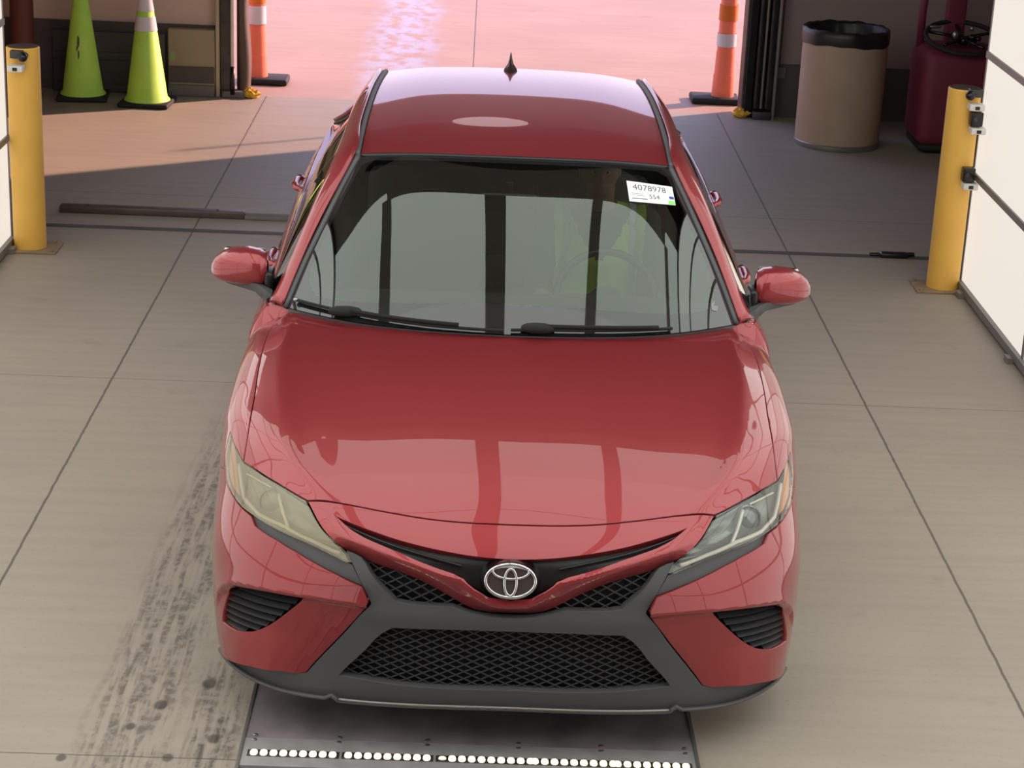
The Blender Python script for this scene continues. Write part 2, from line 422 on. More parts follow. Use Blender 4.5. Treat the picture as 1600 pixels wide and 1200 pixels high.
def line_on(S, pts, off=0., disp=None, side=1, n=6):
    p = np.array(pts, float); q = []
    for i in range(len(p)-1):
        for j in range(n): q.append(p[i]+(p[i+1]-p[i])*j/n)
    q.append(p[-1]); q = np.array(q); q[:, 0] *= side
    return [Vector(x) for x in S.Q(q[:, 0], q[:, 1], off, disp)]
def seg_clip(a, b, poly):
    # portions of segment a-b inside polygon
    ts = [0., 1.]; a = np.array(a, float); b = np.array(b, float); d = b-a
    for i in range(len(poly)):
        p = np.array(poly[i], float); q = np.array(poly[(i+1) % len(poly)], float); e = q-p; den = d[0]*e[1]-d[1]*e[0]
        if abs(den) < 1e-12: continue
        w = p-a; t = (w[0]*e[1]-w[1]*e[0])/den; s_ = (w[0]*d[1]-w[1]*d[0])/den
        if 0 <= s_ <= 1 and 0 < t < 1: ts.append(t)
    ts.sort(); out = []
    for t0, t1 in zip(ts, ts[1:]):
        if t1-t0 > 1e-6 and inside(poly, np.array([a+d*(t0+t1)/2]))[0]: out.append((a+d*t0, a+d*t1))
    return out
def compact(V, F):
    k = sorted({i for f in F for i in f}); mp = {a: b for b, a in enumerate(k)}
    return [V[i] for i in k], [tuple(mp[i] for i in f) for f in F]
def loft(c0, c1, n=8, bulge=0., bdir=None, sm=3):
    """grid between two polylines of equal length, returns Surf-like verts and faces"""
    c0 = np.array(c0, float); c1 = np.array(c1, float)
    def sub(c):
        k = np.arange(len(c)); Mn = nat(k); t = np.linspace(0, len(c)-1, (len(c)-1)*sm+1); return wts(k, Mn, t)@c
    a, b = sub(c0), sub(c1); V = []
    bd = np.array(bdir) if bdir is not None else None
    for j in range(n+1):
        s_ = j/n; r = a*(1-s_)+b*s_
        if bd is not None: r = r+bd*bulge*4*s_*(1-s_)
        V.append(r)
    V = np.array(V); m_ = V.shape[1]; F = [(j*m_+i, j*m_+i+1, (j+1)*m_+i+1, (j+1)*m_+i) for j in range(n) for i in range(m_-1)]
    return V.reshape(-1, 3), F

# ------------------------------------------------------------------ the place
def st(name, mb, m, **k):
    o = mb.build(name, m, **k); o['kind'] = 'structure'; return o
f = MB(); f.add([(-6, -9, 0), (6, -9, 0), (6, 9.88, 0), (-6, 9.88, 0)], [(0, 1, 2, 3)]); st('floor', f, M['floor'])
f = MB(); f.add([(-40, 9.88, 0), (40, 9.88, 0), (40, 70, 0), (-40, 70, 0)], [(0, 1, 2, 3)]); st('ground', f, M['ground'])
OPX0, OPX1, YW = -1.98, 1.84, 9.88
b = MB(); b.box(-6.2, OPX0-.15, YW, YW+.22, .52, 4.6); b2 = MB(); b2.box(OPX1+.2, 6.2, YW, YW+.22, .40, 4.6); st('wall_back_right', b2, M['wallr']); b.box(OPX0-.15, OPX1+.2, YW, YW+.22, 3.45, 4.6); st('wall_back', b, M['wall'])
b = MB(); b.box(-6.2, OPX0-.15, YW-.03, YW+.22, 0, .52); b.box(OPX1+.2, 6.2, YW-.03, YW+.22, 0, .40); st('baseboard_back', b, M['walldark'])
b = MB(); b.box(-6.2, -6, -9, YW, 0, 4.6); st('wall_far_left', b, M['wall'])
b = MB(); b.box(6, 6.2, -9, YW, 0, 4.6); st('wall_far_right', b, M['wall'])
b = MB(); b.box(-6.2, 6.2, -9.2, -9, 0, 4.6); st('wall_front', b, M['wall'])
b = MB(); b.box(-6.2, 6.2, -9.2, YW+.22, 4.6, 4.8); st('ceiling', b, M['ceil'])

# --- luminous inspection tunnel: side walls of lit panels
XR, XL, YER, YEL = 2.53, -2.68, 5.33, 5.50
def light_wall(x, s, yend, zs, y0, first, n_vis, pal):
    """frame + panels; the panels near the visible end are objects of their own"""
    fr = MB(); t = .035; ys = [yend]; y = first
    while y > y0: ys.append(y); y -= 1.39
    ys.append(y0)
    H = zs[-1]
    fr.box(min(x+s*.03, x+s*.14), max(x+s*.03, x+s*.14), y0, yend, .02, H)
    for y in ys: fr.box(min(x, x+s*.05), max(x, x+s*.05), y-t/2 if y != yend else y-.012, y+t/2 if y != yend else y, .02, H)
    for z in zs: fr.box(min(x-s*.006, x+s*.05), max(x-s*.006, x+s*.05), y0, yend, z-t/2, z+t/2)
    fr.box(min(x-s*.02, x+s*.05), max(x-s*.02, x+s*.05), y0, yend, .015, .055)
    for y in np.arange(yend-.15, y0, -1.1): fr.box(min(x-s*.05, x), max(x-s*.05, x), y-.05, y+.02, 0, .03)
    fo = st('wall_right' if s > 0 else 'wall_left', fr, M['frame'])
    rest = MB(); rest2 = MB(); dark = MB(); items = []
    for j in range(len(ys)-1):
        for i in range(len(zs)):
            z0 = .055 if i == 0 else zs[i-1]+t/2; z1 = zs[i]-t/2
            a = (min(x+s*.005, x+s*.03), max(x+s*.005, x+s*.03), ys[j+1]+t/2, ys[j]-(t/2 if j else .012), z0, z1)
            if (j, i) in n_vis: items.append(((j, i), a))
            elif i >= 4 and j == 0: dark.box(*a)
            elif i >= 3: rest2.box(*a)
            else: rest.box(*a)
    st('trim_1' if s > 0 else 'trim_2', rest, M['panelnear']); st('trim_7' if s > 0 else 'trim_8', rest2, M['ceilpanel']); st('trim_9' if s > 0 else 'trim_10', dark, M['beam'])
    for (j, i), a in items:
        p = MB(); p.box(a[0]-0, a[1], a[2]-(a[2]+a[3])/2, a[3]-(a[2]+a[3])/2, a[4]-a[4], a[5]-a[4])
        o = p.build('light_panel', M['panel'], loc=(0, (a[2]+a[3])/2, a[4]))
        tag(o, pal[(j, i)], 'light panel', 'white panels of the right light wall' if s > 0 else 'white panels of the left light wall')
light_wall(XR, 1, YER, [.645, 1.293, 1.94, 2.59, 3.24, 3.8, 4.28], -4.4, 3.965, [(0, 0), (0, 1), (0, 2), (1, 0)],
    {(0, 0): 'white wall panel on the right touching the floor rail beside the yellow post',
     (0, 1): 'white wall panel on the right beside the post-top sensors, between two grey rails',
     (0, 2): 'white wall panel in the top right corner of the photo, above the upper grey rail',
     (1, 0): 'sliver of white floor-level panel on the right edge, nearest the viewer beyond the upright seam'})
light_wall(XL, -1, YEL, [.60, 1.228, 1.87, 2.51, 3.24, 3.8, 4.28], -4.4, 4.11, [(0, 0), (0, 1), (0, 2)],
    {(0, 0): 'white wall panel on the left edge standing on the floor beside the left yellow post',
     (0, 1): 'white wall panel on the left edge, second from the floor, between two grey seams',
     (0, 2): 'white wall panel in the top left corner of the photo above the upper seam'})
# --- luminous ceiling of the tunnel
cf = MB(); cp = MB()
CZ = 4.30; CY1 = 3.45
xs = [-1.42, -.08, .82, 2.2]
ys = [-4.4, -2.9, -1.5, -.2, 1.0]
cf.box(XL, XR, -4.4, 3.80, CZ+.04, CZ+.09)
for k, x in enumerate(xs): 
    w = [.19, .165, .12, .07][k]
    cf.box(x-w/2, x+w/2, -4.4, CY1, CZ-.035, CZ+.04)
for y in ys: cf.box(XL, XR, y-.005, y+.005, CZ-.012, CZ+.04)
cp.box(XL+.02, XR-.02, -4.4, 2.28, CZ, CZ+.03); cp2 = MB(); cp2.box(xs[0], xs[-1], 2.28, CY1, CZ, CZ+.03); cp2.box(XL+.02, xs[0], 2.28, 3.54, CZ, CZ+.03); cp2.box(xs[-1], XR-.02, 2.28, 3.60, CZ, CZ+.03)
st('trim_3', cf, M['beam']); st('trim_4', cp, M['ceilpanel']); st('trim_6', cp2, M['ceilpanel2'])

# --- door threshold and bars on the floor
b = MB(); b.box(-2.60, 2.50, 5.905, 5.955, 0, .006); st('trim_5', b, M['walldark'])
t = MB(); t.rbox(-.54, .54, -.035, .035, 0, .045, .008)
for x in (-.38, 0, .38): t.lathe([(.009, 0), (.009, .003)], 10, Matrix.Translation((x, 0, .045)))
tag(t.build('floor_stop_bar', M['barmetal'], loc=(-2.03, 6.25, 0), auto=40), 'brown steel stop bar bolted to the floor behind the left yellow post', 'bar')
t = MB(); t.rbox(-.32, .32, -.04, .04, 0, .025, .006)
tag(t.build('floor_strip', M['greyblock'], loc=(-1.17, 6.25, 0), auto=40), 'flat grey strip on the floor continuing the brown bar towards the red car', 'strip')
t = MB(); t.rbox(-.08, .08, -.03, .03, 0, .03, .01); t.tube([(-.14, 0, .012), (.12, .01, .02)], .012)
tag(t.build('floor_latch', M['black'], loc=(2.28, 5.93, 0.0), auto=40), 'small black latch on the dark floor line beside the right yellow post', 'latch')

# --- yellow bollards with sensors
def bollard(x, y, h, label, plate_dx):
    r = empty('bollard', (x, y, 0), None, label, 'bollard')
    t = MB(); t.lathe([(.088, .012), (.088, h-.006), (.084, h)], 40); t.build('post', M['yellow'], r, auto=30)
    t = MB(); t.lathe([(.080, h), (.0805, h+.002), (.0, h+.003)], 40, close=False); t.build('post_cap', M['barmetal'], r, auto=30)
    t = MB(); t.rbox(-.13+plate_dx, .13+plate_dx, -.12, .12, 0, .012, .003)
    for a in (-1, 1):
        for c in (-1, 1): t.lathe([(.012, .012), (.012, .022)], 6, Matrix.Translation((a*.105+plate_dx, c*.095, 0)))
    t.build('base_plate', M['yellowdirt'], r, auto=40)
bollard(-2.57, 5.44, 1.11, 'yellow steel post on the left with one black sensor near its top', .03)
bollard(2.435, 5.33, 1.11, 'yellow steel post on the right carrying three small sensors', -.03)
def sensor(x, y, z, s, kind, label):
    r = empty('sensor', (x, y, z), None, label, 'sensor', 'sensors on the yellow posts')
    if kind == 0:
        t = MB(); t.ball((0, -.035, 0), .026, .03, .026); t.lathe([(.02, 0), (.02, .05)], 16, Matrix.Rotation(math.pi/2, 4, 'X')@Matrix.Translation((0, 0, -.05)))
        t.build('eye', M['black2'], r, smooth=True)
        t = MB(); t.rbox(min(0, s*.07), max(0, s*.07), -.03, .03, -.012, .030, .006); t.build('housing', M['steel'], r, auto=40)
    else:
        t = MB(); t.rbox(-.03+s*.02, .035+s*.02, -.06, .0, -.035, .04, .006); t.build('housing', M['black2'], r, auto=40)
        t = MB(); t.lathe([(.012, 0), (.012, .012), (.004, .014)], 14, Matrix.Translation((s*.01, -.06, .005))@Matrix.Rotation(math.pi/2, 4, 'X')); t.build('eye', M['steel'], r, auto=40)
    t = MB(); t.rbox(min(-s*.005, s*.075), max(-s*.005, s*.075), -.075, .0, -.075, -.042, .005); t.build('bracket', M['white'], r, auto=40)
    t = MB(); t.rbox(s*.035-.012, s*.035+.012, -.079, -.074, -.068, -.05, .002); t.build('bracket_hole', M['black2'], r, auto=40)
sensor(-2.545, 5.35, 1.075, -1, 0, 'round black sensor on a white bracket at the top of the left yellow post')
sensor(2.440, 5.25, 1.09, 1, 0, 'round black sensor topmost of the three on the right yellow post')
sensor(2.462, 5.25, .965, 1, 1, 'middle of the three sensors on the right yellow post, square and black')
sensor(2.455, 5.25, .665, 1, 1, 'lowest sensor on the right yellow post, square and black')

# --- traffic cones
def cone(x, y, label, bands, rz=0, m='lime', dirty=False):
    r = empty('traffic_cone', (x, y, 0), None, label, 'traffic cone', 'lime traffic cones'); r.rotation_euler.z = rz
    H = .93; R0, R1 = .150, .028; rad = lambda z: R0+(R1-R0)*(z-.045)/(H-.045)
    t = MB(); t.rbox(-.185, .185, -.185, .185, 0, .035, .014); t.build('base', M['rubber'], r, auto=40)
    t = MB(); t.lathe([(R0+.018, .034), (R0+.012, .046), (rad(.06), .06), (rad(H-.02), H-.02), (R1*.6, H), (R1*.55, H-.01)], 48); t.build('cone_body', M[m], r, auto=50)
    for z0, z1 in bands:
        t = MB(); t.lathe([(rad(z0)+.003, z0), (rad(z1)+.003, z1)], 48, close=False); t.build('reflective_band', M['reflwhite'], r, smooth=True)
    if dirty:
        t = MB()
        for a, z, w, hh in ((-1.75, .43, .10, .05), (-1.72, .34, .06, .035), (-1.85, .38, .04, .02)):
            rr = rad(z)+.002; v = []
            for k in range(10):
                an = a+w*math.cos(k*.628)*.9; zz = z+hh*math.sin(k*.628)*(1+.3*math.sin(k*2.1)); v.append(((rad(zz)+.002)*math.cos(an), (rad(zz)+.002)*math.sin(an), zz))
            t.add(v, [tuple(range(10))])
        t.build('scuff_mark', M['walldark'], r)
cone(-3.07, 9.555, 'plain lime traffic cone with dark scuffs, left of the striped one', [], .12, dirty=True)
cone(-2.575, 9.42, 'lime traffic cone with two white reflective bands, half in sunlight', [(.545, .645), (.685, .83)], -.05)
def channelizer(x, y, label, bands, flip):
    r = empty('channelizer_post', (x, y, 0), None, label, 'traffic post', 'orange channelizer posts outside')
    t = MB(); t.rbox(-.19, .19, -.14, .14, 0, .05, .018); t.build('base', M['rubber'], r, auto=40, loc=(flip*.06, 0, 0))
    t = MB(); t.lathe([(.088, .045), (.082, .22), (.078, .22), (.072, .40), (.069, .40), (.06, 1.05), (.03, 1.12), (.02, 1.12)], 36); t.build('tube', M['orange'], r, auto=40)
    for z0, z1, m in bands:
        q = lambda z: .074-(z-.4)*.0138+.003
        t = MB(); t.lathe([(q(z0), z0), (q(z1), z1)], 36, close=False); t.build('reflective_band', M[m], r, smooth=True)
channelizer(-1.885, 10.42, 'orange post with pale band and black foot outside the left door frame', [(.46, .60, 'reflwhite'), (.62, .74, 'reflamber')], 1)
channelizer(1.76, 10.36, 'orange striped post with black foot outside the right door frame', [(.44, .54, 'reflwhite'), (.64, .76, 'reflamber'), (.82, .92, 'reflwhite')], -1)

# --- door frames left and right of the opening
def jamb(x, s, label):
    r = empty('door_jamb', (x, YW, 0), None, label, 'door frame')
    S_ = -s
    def B(name, x0, x1, y0, y1, z0, z1, m, bev=.006):
        t = MB(); t.rbox(min(S_*x0, S_*x1), max(S_*x0, S_*x1), y0, y1, z0, z1, bev); return t.build(name, M[m], r, auto=40)
    return r, B
r, B = jamb(-1.99, 1, 'left frame of the exit opening with grey tracks, pipe and brown curtain edge')
B('trim_post', .10, .13, -.10, .10, 0, 3.45, 'trim'); B('track', .02, .095, -.10, .05, .0, 3.45, 'steel'); B('track_foot', -.09, .08, -.13, .0, 0, .05, 'greyblock')
t = MB(); t.tube([(.0, -.13, .24), (.0, -.13, 3.3)], .014); t.build('pipe', M['white'], r, smooth=True)
t = MB(); t.tube([(.0, -.13, .03), (.0, -.13, .24)], .017); t.build('pipe_foot', M['black'], r, smooth=True)
cv = [(.10+.012*math.sin(z*7), z) for z in np.linspace(.05, 3.4, 30)]
t = MB(); V = []; 
for e, z in cv: V += [(.02, -.02, z), (.5*e+.01, -.07, z), (e, -.05, z), (e+.004, .12, z), (.02, .14, z)]
F = [(5*i+k, 5*i+(k+1) % 5, 5*i+5+(k+1) % 5, 5*i+5+k) for i in range(29) for k in range(5)]; t.add(V, F); t.build('curtain', M['curtain'], r, smooth=True)
r, B = jamb(1.86, -1, 'right frame of the exit opening with vertical steel tracks and dark curtain')
B('edge_strip', -.02, .0, -.06, .16, .03, 3.45, 'orange'); r.children[0].data.materials[0] = mat('orange_edge_wood', (.50, .22, .08), .7)  # edge strip in one even orange-brown
B('curtain', .0, .055, -.10, .12, .0, 3.45, 'matblack'); r.children[-1].data.materials[0] = M['curtain']
B('backing', .055, .26, -.02, .1, 0, 3.45, 'walldark')
for x_, w, m in ((.075, .018, 'steel'), (.12, .016, 'galv'), (.16, .020, 'steel'), (.215, .022, 'galv')):
    B('track', x_-w/2, x_+w/2, -.14, -.02, .0 if x_ > .2 else .08, 3.45, m, .003)
B('track_foot', .06, .20, -.16, -.0, 0, .06, 'steel')
t = MB(); t.rbox(-.03, .03, -.02, .0, .30, .38, .004); tag(t.build('outlet_box', M['greyblock'], loc=(2.13, YW-.03, .0), auto=40), 'small grey outlet box on the wall right of the exit tracks', 'box')
for x, y, lb in ((-1.86, 9.80, 'crumpled yellow rag on the floor at the foot of the left door frame'), (1.84, 9.80, 'crumpled yellow rag on the floor at the foot of the right door frame')):
    random.seed(int(x*10)); t = MB(); t.ball((0, 0, .03), .07, .05, .035, 14, 8)
    t.v = [(a*(1+.35*random.uniform(-1, 1)), b_*(1+.3*random.uniform(-1, 1)), max(.002, c*(1+.3*random.uniform(-1, 1)))) for a, b_, c in t.v]
    tag(t.build('rag', M['yellowfoot'], loc=(x, y, 0)), lb, 'rag', 'yellow rags at the door frames')

# --- left alcove: olive cabinet, red post
r = empty('cabinet', (-2.29, 9.80, 0), None, 'low olive-brown metal cabinet with a green label between the striped cone and the door frame', 'cabinet')
t = MB(); t.rbox(-.185, .165, -.02, .06, .05, .50, .01); t.build('body', M['cab'], r, auto=40)
t = MB(); t.rbox(-.185, .165, -.05, .05, .0, .085, .01); t.build('plinth', M['greyblock'], r, auto=40)
t = MB(); t.box(-.18, .16, -.028, -.02, .10, .215); t.box(-.18, .16, -.034, -.02, .215, .222); t.build('door', M['walldark'], r)
t = MB(); t.box(-.165, -.13, -.025, -.02, .26, .33); t.build('label_plate', mat('label_pale_green', (.30, .38, .16), .6), r)
t = MB(); t.lathe([(.085, 0), (.085, 2.4)], 28, Matrix.Translation((0, 0, 0))); t.lathe([(.13, 0), (.13, .02)], 28)
tag(t.build('pillar', mat('dull_red_paint', (.14, .035, .025), .6), loc=(-3.50, 9.55, 0), auto=40), 'dull red round post standing behind the left yellow bollard', 'post')
t = MB(); t.rbox(-.42, .42, -.045, .02, .0, .06, .01); t.rbox(-.42, .42, -.035, .02, .24, .30, .01); t.rbox(-.42, .42, -.02, .02, .0, .45, .01)
tag(t.build('low_rack', M['walldark'], loc=(-2.92, 9.828, 0), auto=40), 'low dark rack along the wall behind the two lime cones', 'rack')

# --- fibre drum used as a bin
r = empty('trash_drum', (2.435, 8.98, 0), None, 'tan fibre drum bin lined with a black bag', 'bin')
t = MB(); t.lathe([(.295, .03), (.300, .05), (.300, .80), (.296, .82), (.285, .82), (.285, .78)], 56, close=False); t.build('drum_body', M['fibre'], r, auto=40)
t = MB(); t.lathe([(.0, 0), (.302, .0), (.306, .012), (.306, .035), (.300, .04)], 56, close=False); t.build('bottom_rim', M['galv'], r, auto=40)
t = MB(); V = []; n = 72
for i, (rr, z) in enumerate(((.307, .735), (.311, .76), (.309, .80), (.306, .832), (.292, .84), (.279, .82), (.27, .76), (.25, .66), (.2, .60), (0.01, .58))):
    for k in range(n):
        a = 2*math.pi*k/n; j = .007*math.sin(3*a+1)+.003*math.sin(11*a) if i < 2 else .003*math.sin(9*a+i)+.003*math.sin(17*a+2*i)*(i > 3); jr = .004*math.sin(23*a+i)*(i > 4)+.003*math.sin(7*a)
        V.append(((rr+jr)*math.cos(a), (rr+jr)*math.sin(a), z+j))
t.add(V, [(i*n+k, i*n+(k+1) % n, (i+1)*n+(k+1) % n, (i+1)*n+k) for i in range(9) for k in range(n)]); t.build('bag', M['bag'], r, smooth=True)

# --- red cart in the right alcove
r = empty('utility_cart', (3.22, 8.98, 0), None, 'dark red utility cart with a black ring on top, behind the right yellow post', 'cart')
t = MB(); t.rbox(-.27, .32, -.27, .27, .05, .74, .09); t.build('body', M['cartred'], r, auto=60)
t = MB(); t.rbox(-.24, .29, -.25, .25, .02, .07, .02); t.build('skirt', M['rubber'], r, auto=40)
t = MB(); t.tube([(-.23, .12, .66), (-.235, .12, .95), (-.21, .12, 1.25), (-.1, .12, 1.42), (.1, .12, 1.42)], .028, 14); t.build('handle', M['cartred'], r, smooth=True)
t = MB(); t.rbox(-.06, .08, .12, .2, .70, 1.5, .02); t.build('mast', M['cartred'], r, auto=40)
ring = [(.02+.26*math.cos(a), -.10+.24*math.sin(a), .81+.075*math.sin(a)) for a in np.linspace(0, 2*math.pi, 49)[:-1]]
t = MB(); t.tube(ring, .017, 10, closed=True); t.build('ring', M['rubber'], r, smooth=True)
t = MB(); random.seed(4)
for k in range(9):
    a = random.uniform(0, 6.28); rr = random.uniform(.02, .15); c = (.02+rr*math.cos(a), -.03+rr*math.sin(a), .77+random.uniform(0, .05))
    t.ball(c, random.uniform(.02, .045), random.uniform(.02, .04), random.uniform(.015, .035), 12, 8)
for k in range(5):
    a = 1.2*k+.4; t.tube([(.02, -.06, .80), (.02+.13*math.cos(a), -.07+.12*math.sin(a), .81+.03*math.sin(a)), (.02+.24*math.cos(a), -.08+.21*math.sin(a), .815+.05*math.sin(a))], .012, 8)
t.build('fittings', M['black2'], r, smooth=True)
for c_, d_ in (((-.04, -.12, .83), (.022, .018, .03)), ((.1, .0, .86), (.015, .012, .02)), ((-.16, .03, .86), (.05, .02, .012))):
    t = MB(); t.ball(c_, *d_); t.build('clamp', M['satin'], r, smooth=True)

# --- high bay lamp over the exit bay
r = empty('ceiling_lamp', (-.1, 8.3, 3.85), None, 'long lamp hung under the dark ceiling near the exit', 'lamp')
t = MB(); t.rbox(-.36, .36, -.52, .52, .0, .07, .01); t.tube([(-.4, 0, .07), (-.4, 0, .75)], .008); t.tube([(.4, 0, .07), (.4, 0, .75)], .008); t.build('housing', M['steel'], r, auto=40)
t = MB(); t.lathe([(.001, -.015), (.31, -.012), (.33, .002)], 40, sy=1.5); t.build('diffuser', mat('diffuser_on', (.9, .9, .9), .4, emit=(1, .88, .92), es=.9), r)

# --- light plate set in the floor
PX0, PX1 = -.785, .593
r = empty('scanner_plate', ((PX0+PX1)/2, .3, 0), None, 'dark steel plate with a row of lit LEDs on the floor under the car nose', 'floor plate')
cx, cy = (PX0+PX1)/2, .3; hw = (PX1-PX0)/2
def bx(n, x0, x1, y0, y1, z0, z1, m, bev=.001):
    t = MB(); t.rbox(x0-cx, x1-cx, y0-cy, y1-cy, z0, z1, bev); return t.build(n, M[m], r, auto=40)
M['plate'] = mat('stained_steel_plate', (.26, .225, .235), .45, .1, noise=(5, .22, (.12, .095, .108)))
M['plate2'] = mat('clean_steel_cover', (.34, .32, .32), .4, .1, noise=(14, .25, (.24, .23, .235)))
bx('deck', PX0+.012, PX1-.012, .115, .62, 0, .012, 'plate')
bx('cover', PX0+.012, PX1-.012, -.05, .113, 0, .013, 'plate2')
bx('front_deck', PX0+.03, PX1-.012, -1.0, -.06, 0, .010, 'plate')
for x in (PX0, PX1-.012): bx('side_rail', x, x+.012, -1.0, .62, 0, .016, 'galv')
for x in (-.745, -.49, -.225, .05, .30, .555):
    for y in (.10, .13): 
        t = MB(); t.lathe([(.0075, .012), (.0075, .0155), (.004, .017)], 12); t.build('bolt', M['satin'], r, auto=40, loc=(x-cx, y-cy, 0))
for k, (x0, n) in enumerate(((-.738, 9), (-.458, 9), (-.178, 10), (.098, 9), (.345, 8))):
    t = MB(); t.rbox(x0-.02-cx, x0+(n-1)*.0292+.02-cx, .002-cy, .042-cy, .006, .0145, .002); s_ = t.build('led_strip', M['steel'], r, auto=40)
    for i in range(n):
        t = MB(); hh = .017 if not (k == 2 and i == 0) else .008
        t.ball((0, 0, 0), .0115, hh, .006, 14, 8, .8); o = t.build('led', M['led'], s_, smooth=True, loc=(x0+i*.0292-cx, .022-cy, .0145))
# unseen pipe added outside so that its thin shadow crosses the floor
t = MB(); t.tube([(0, 0, 0), (0, 0, 2.2)], .016, 10)
tag(t.build('shadow_pipe', M['galv'], loc=(2.1, 10.58, 0), smooth=True), 'thin grey pipe added out of view outside to cast a thin shadow', 'pipe')

# ------------------------------------------------------------------ the car
GM = [[[0.0, 0.045, 0.172], [0.224, 0.05, 0.168], [0.4276, 0.075, 0.16], [0.5904, 0.12, 0.152], [0.7126, 0.185, 0.148], [0.7991, 0.265, 0.148], [0.8653, 0.36, 0.152], [0.904, 0.475, 0.162], [0.9193, 0.605, 0.175]], [[0.0, 0.03, 0.28], [0.224, 0.035, 0.28], [0.4276, 0.06, 0.28], [0.5904, 0.105, 0.28], [0.7126, 0.17, 0.278], [0.8042, 0.25, 0.275], [0.8734, 0.35, 0.272], [0.9111, 0.47, 0.268], [0.9264, 0.6, 0.26]], [[0.0, 0.015, 0.38], [0.224, 0.02, 0.38], [0.4276, 0.045, 0.38], [0.5904, 0.095, 0.378], [0.7126, 0.16, 0.375], [0.8042, 0.245, 0.37], [0.8755, 0.35, 0.36], [0.9162, 0.475, 0.35], [0.9305, 0.607, 0.335]], [[0.0, 0.0, 0.48], [0.224, 0.005, 0.48], [0.4276, 0.035, 0.48], [0.5904, 0.085, 0.478], [0.7126, 0.155, 0.475], [0.8042, 0.245, 0.468], [0.8755, 0.355, 0.455], [0.9172, 0.48, 0.435], [0.9325, 0.618, 0.41]], [[0.0, 0.0, 0.565], [0.224, 0.005, 0.565], [0.4276, 0.035, 0.565], [0.5904, 0.09, 0.565], [0.7126, 0.17, 0.562], [0.8042, 0.265, 0.555], [0.8745, 0.375, 0.54], [0.9162, 0.5, 0.515], [0.9325, 0.64, 0.48]], [[0.0, 0.015, 0.635], [0.224, 0.02, 0.635], [0.4276, 0.055, 0.636], [0.5904, 0.12, 0.64], [0.7126, 0.21, 0.64], [0.8012, 0.32, 0.632], [0.8684, 0.43, 0.615], [0.9111, 0.55, 0.588], [0.9305, 0.675, 0.55]], [[0.0, 0.052, 0.688], [0.224, 0.058, 0.688], [0.4276, 0.092, 0.692], [0.5904, 0.16, 0.7], [0.7126, 0.265, 0.705], [0.7991, 0.38, 0.7], [0.8653, 0.49, 0.68], [0.9081, 0.61, 0.648], [0.9284, 0.725, 0.605]], [[0.0, 0.12, 0.731], [0.2341, 0.128, 0.732], [0.4479, 0.175, 0.742], [0.6108, 0.265, 0.757], [0.7279, 0.375, 0.768], [0.8144, 0.48, 0.765], [0.8755, 0.58, 0.742], [0.9131, 0.68, 0.705], [0.9284, 0.79, 0.655]], [[0.0, 0.22, 0.782], [0.2545, 0.235, 0.7827], [0.4683, 0.285, 0.7895], [0.6312, 0.37, 0.8008], [0.7431, 0.47, 0.812], [0.8246, 0.57, 0.805], [0.8826, 0.67, 0.782], [0.9182, 0.775, 0.74], [0.9305, 0.87, 0.69]], [[0.0, 0.37, 0.836], [0.2545, 0.385, 0.8359], [0.4683, 0.43, 0.837], [0.6312, 0.5, 0.8392], [0.7431, 0.575, 0.843], [0.8276, 0.66, 0.835], [0.8917, 0.75, 0.807], [0.9261, 0.86, 0.7602], [0.9315, 0.96, 0.71]], [[0.0, 0.55, 0.882], [0.2545, 0.56, 0.8806], [0.4683, 0.6, 0.8779], [0.6312, 0.65, 0.8744], [0.7431, 0.71, 0.869], [0.8286, 0.78, 0.856], [0.8957, 0.86, 0.826], [0.9287, 0.96, 0.7698], [0.9315, 1.06, 0.7]], [[0.0, 0.75, 0.923], [0.2545, 0.76, 0.9216], [0.4683, 0.79, 0.9159], [0.6312, 0.83, 0.9074], [0.7431, 0.88, 0.899], [0.8306, 0.94, 0.882], [0.8987, 1.01, 0.846], [0.9299, 1.08, 0.7684], [0.9294, 1.16, 0.665]], [[0.0, 0.95, 0.954], [0.2545, 0.965, 0.9522], [0.4683, 1.0, 0.947], [0.6312, 1.04, 0.938], [0.733, 1.09, 0.928], [0.8224, 1.15, 0.908], [0.8996, 1.2, 0.862], [0.93, 1.23, 0.7546], [0.9264, 1.245, 0.61]], [[0.0, 1.16, 0.976], [0.2545, 1.185, 0.9756], [0.4683, 1.25, 0.9715], [0.6312, 1.34, 0.9633], [0.7228, 1.42, 0.955], [0.8132, 1.44, 0.924], [0.8976, 1.45, 0.864], [0.9296, 1.45, 0.7312], [0.9233, 1.38, 0.55]]]
S = Surf(GM, mirror=True)
car = empty('car', (0, 0, 0), None, 'red four-door sedan facing the viewer over the lit floor plate', 'car')

def half(p): return list(p)+[(-u, v) for u, v in reversed(p) if abs(u) > 1e-6]
# inner dark shell that closes the gaps between the panels
uu = np.linspace(-7.9, 7.9, 80); vv = np.linspace(.25, 13, 66); U2, V2 = np.meshgrid(uu, vv)
off = -.055-.02*np.exp(-((V2-2)/1.5)**2)
sh = S.P(U2, V2)+S.frame(U2, V2)[2]*off[..., None]
n_ = len(uu); F = [(j*n_+i, j*n_+i+1, (j+1)*n_+i+1, (j+1)*n_+i) for j in range(len(vv)-1) for i in range(n_-1)]
obj('inner_shell', sh.reshape(-1, 3), F, M['matblack'], car, True)

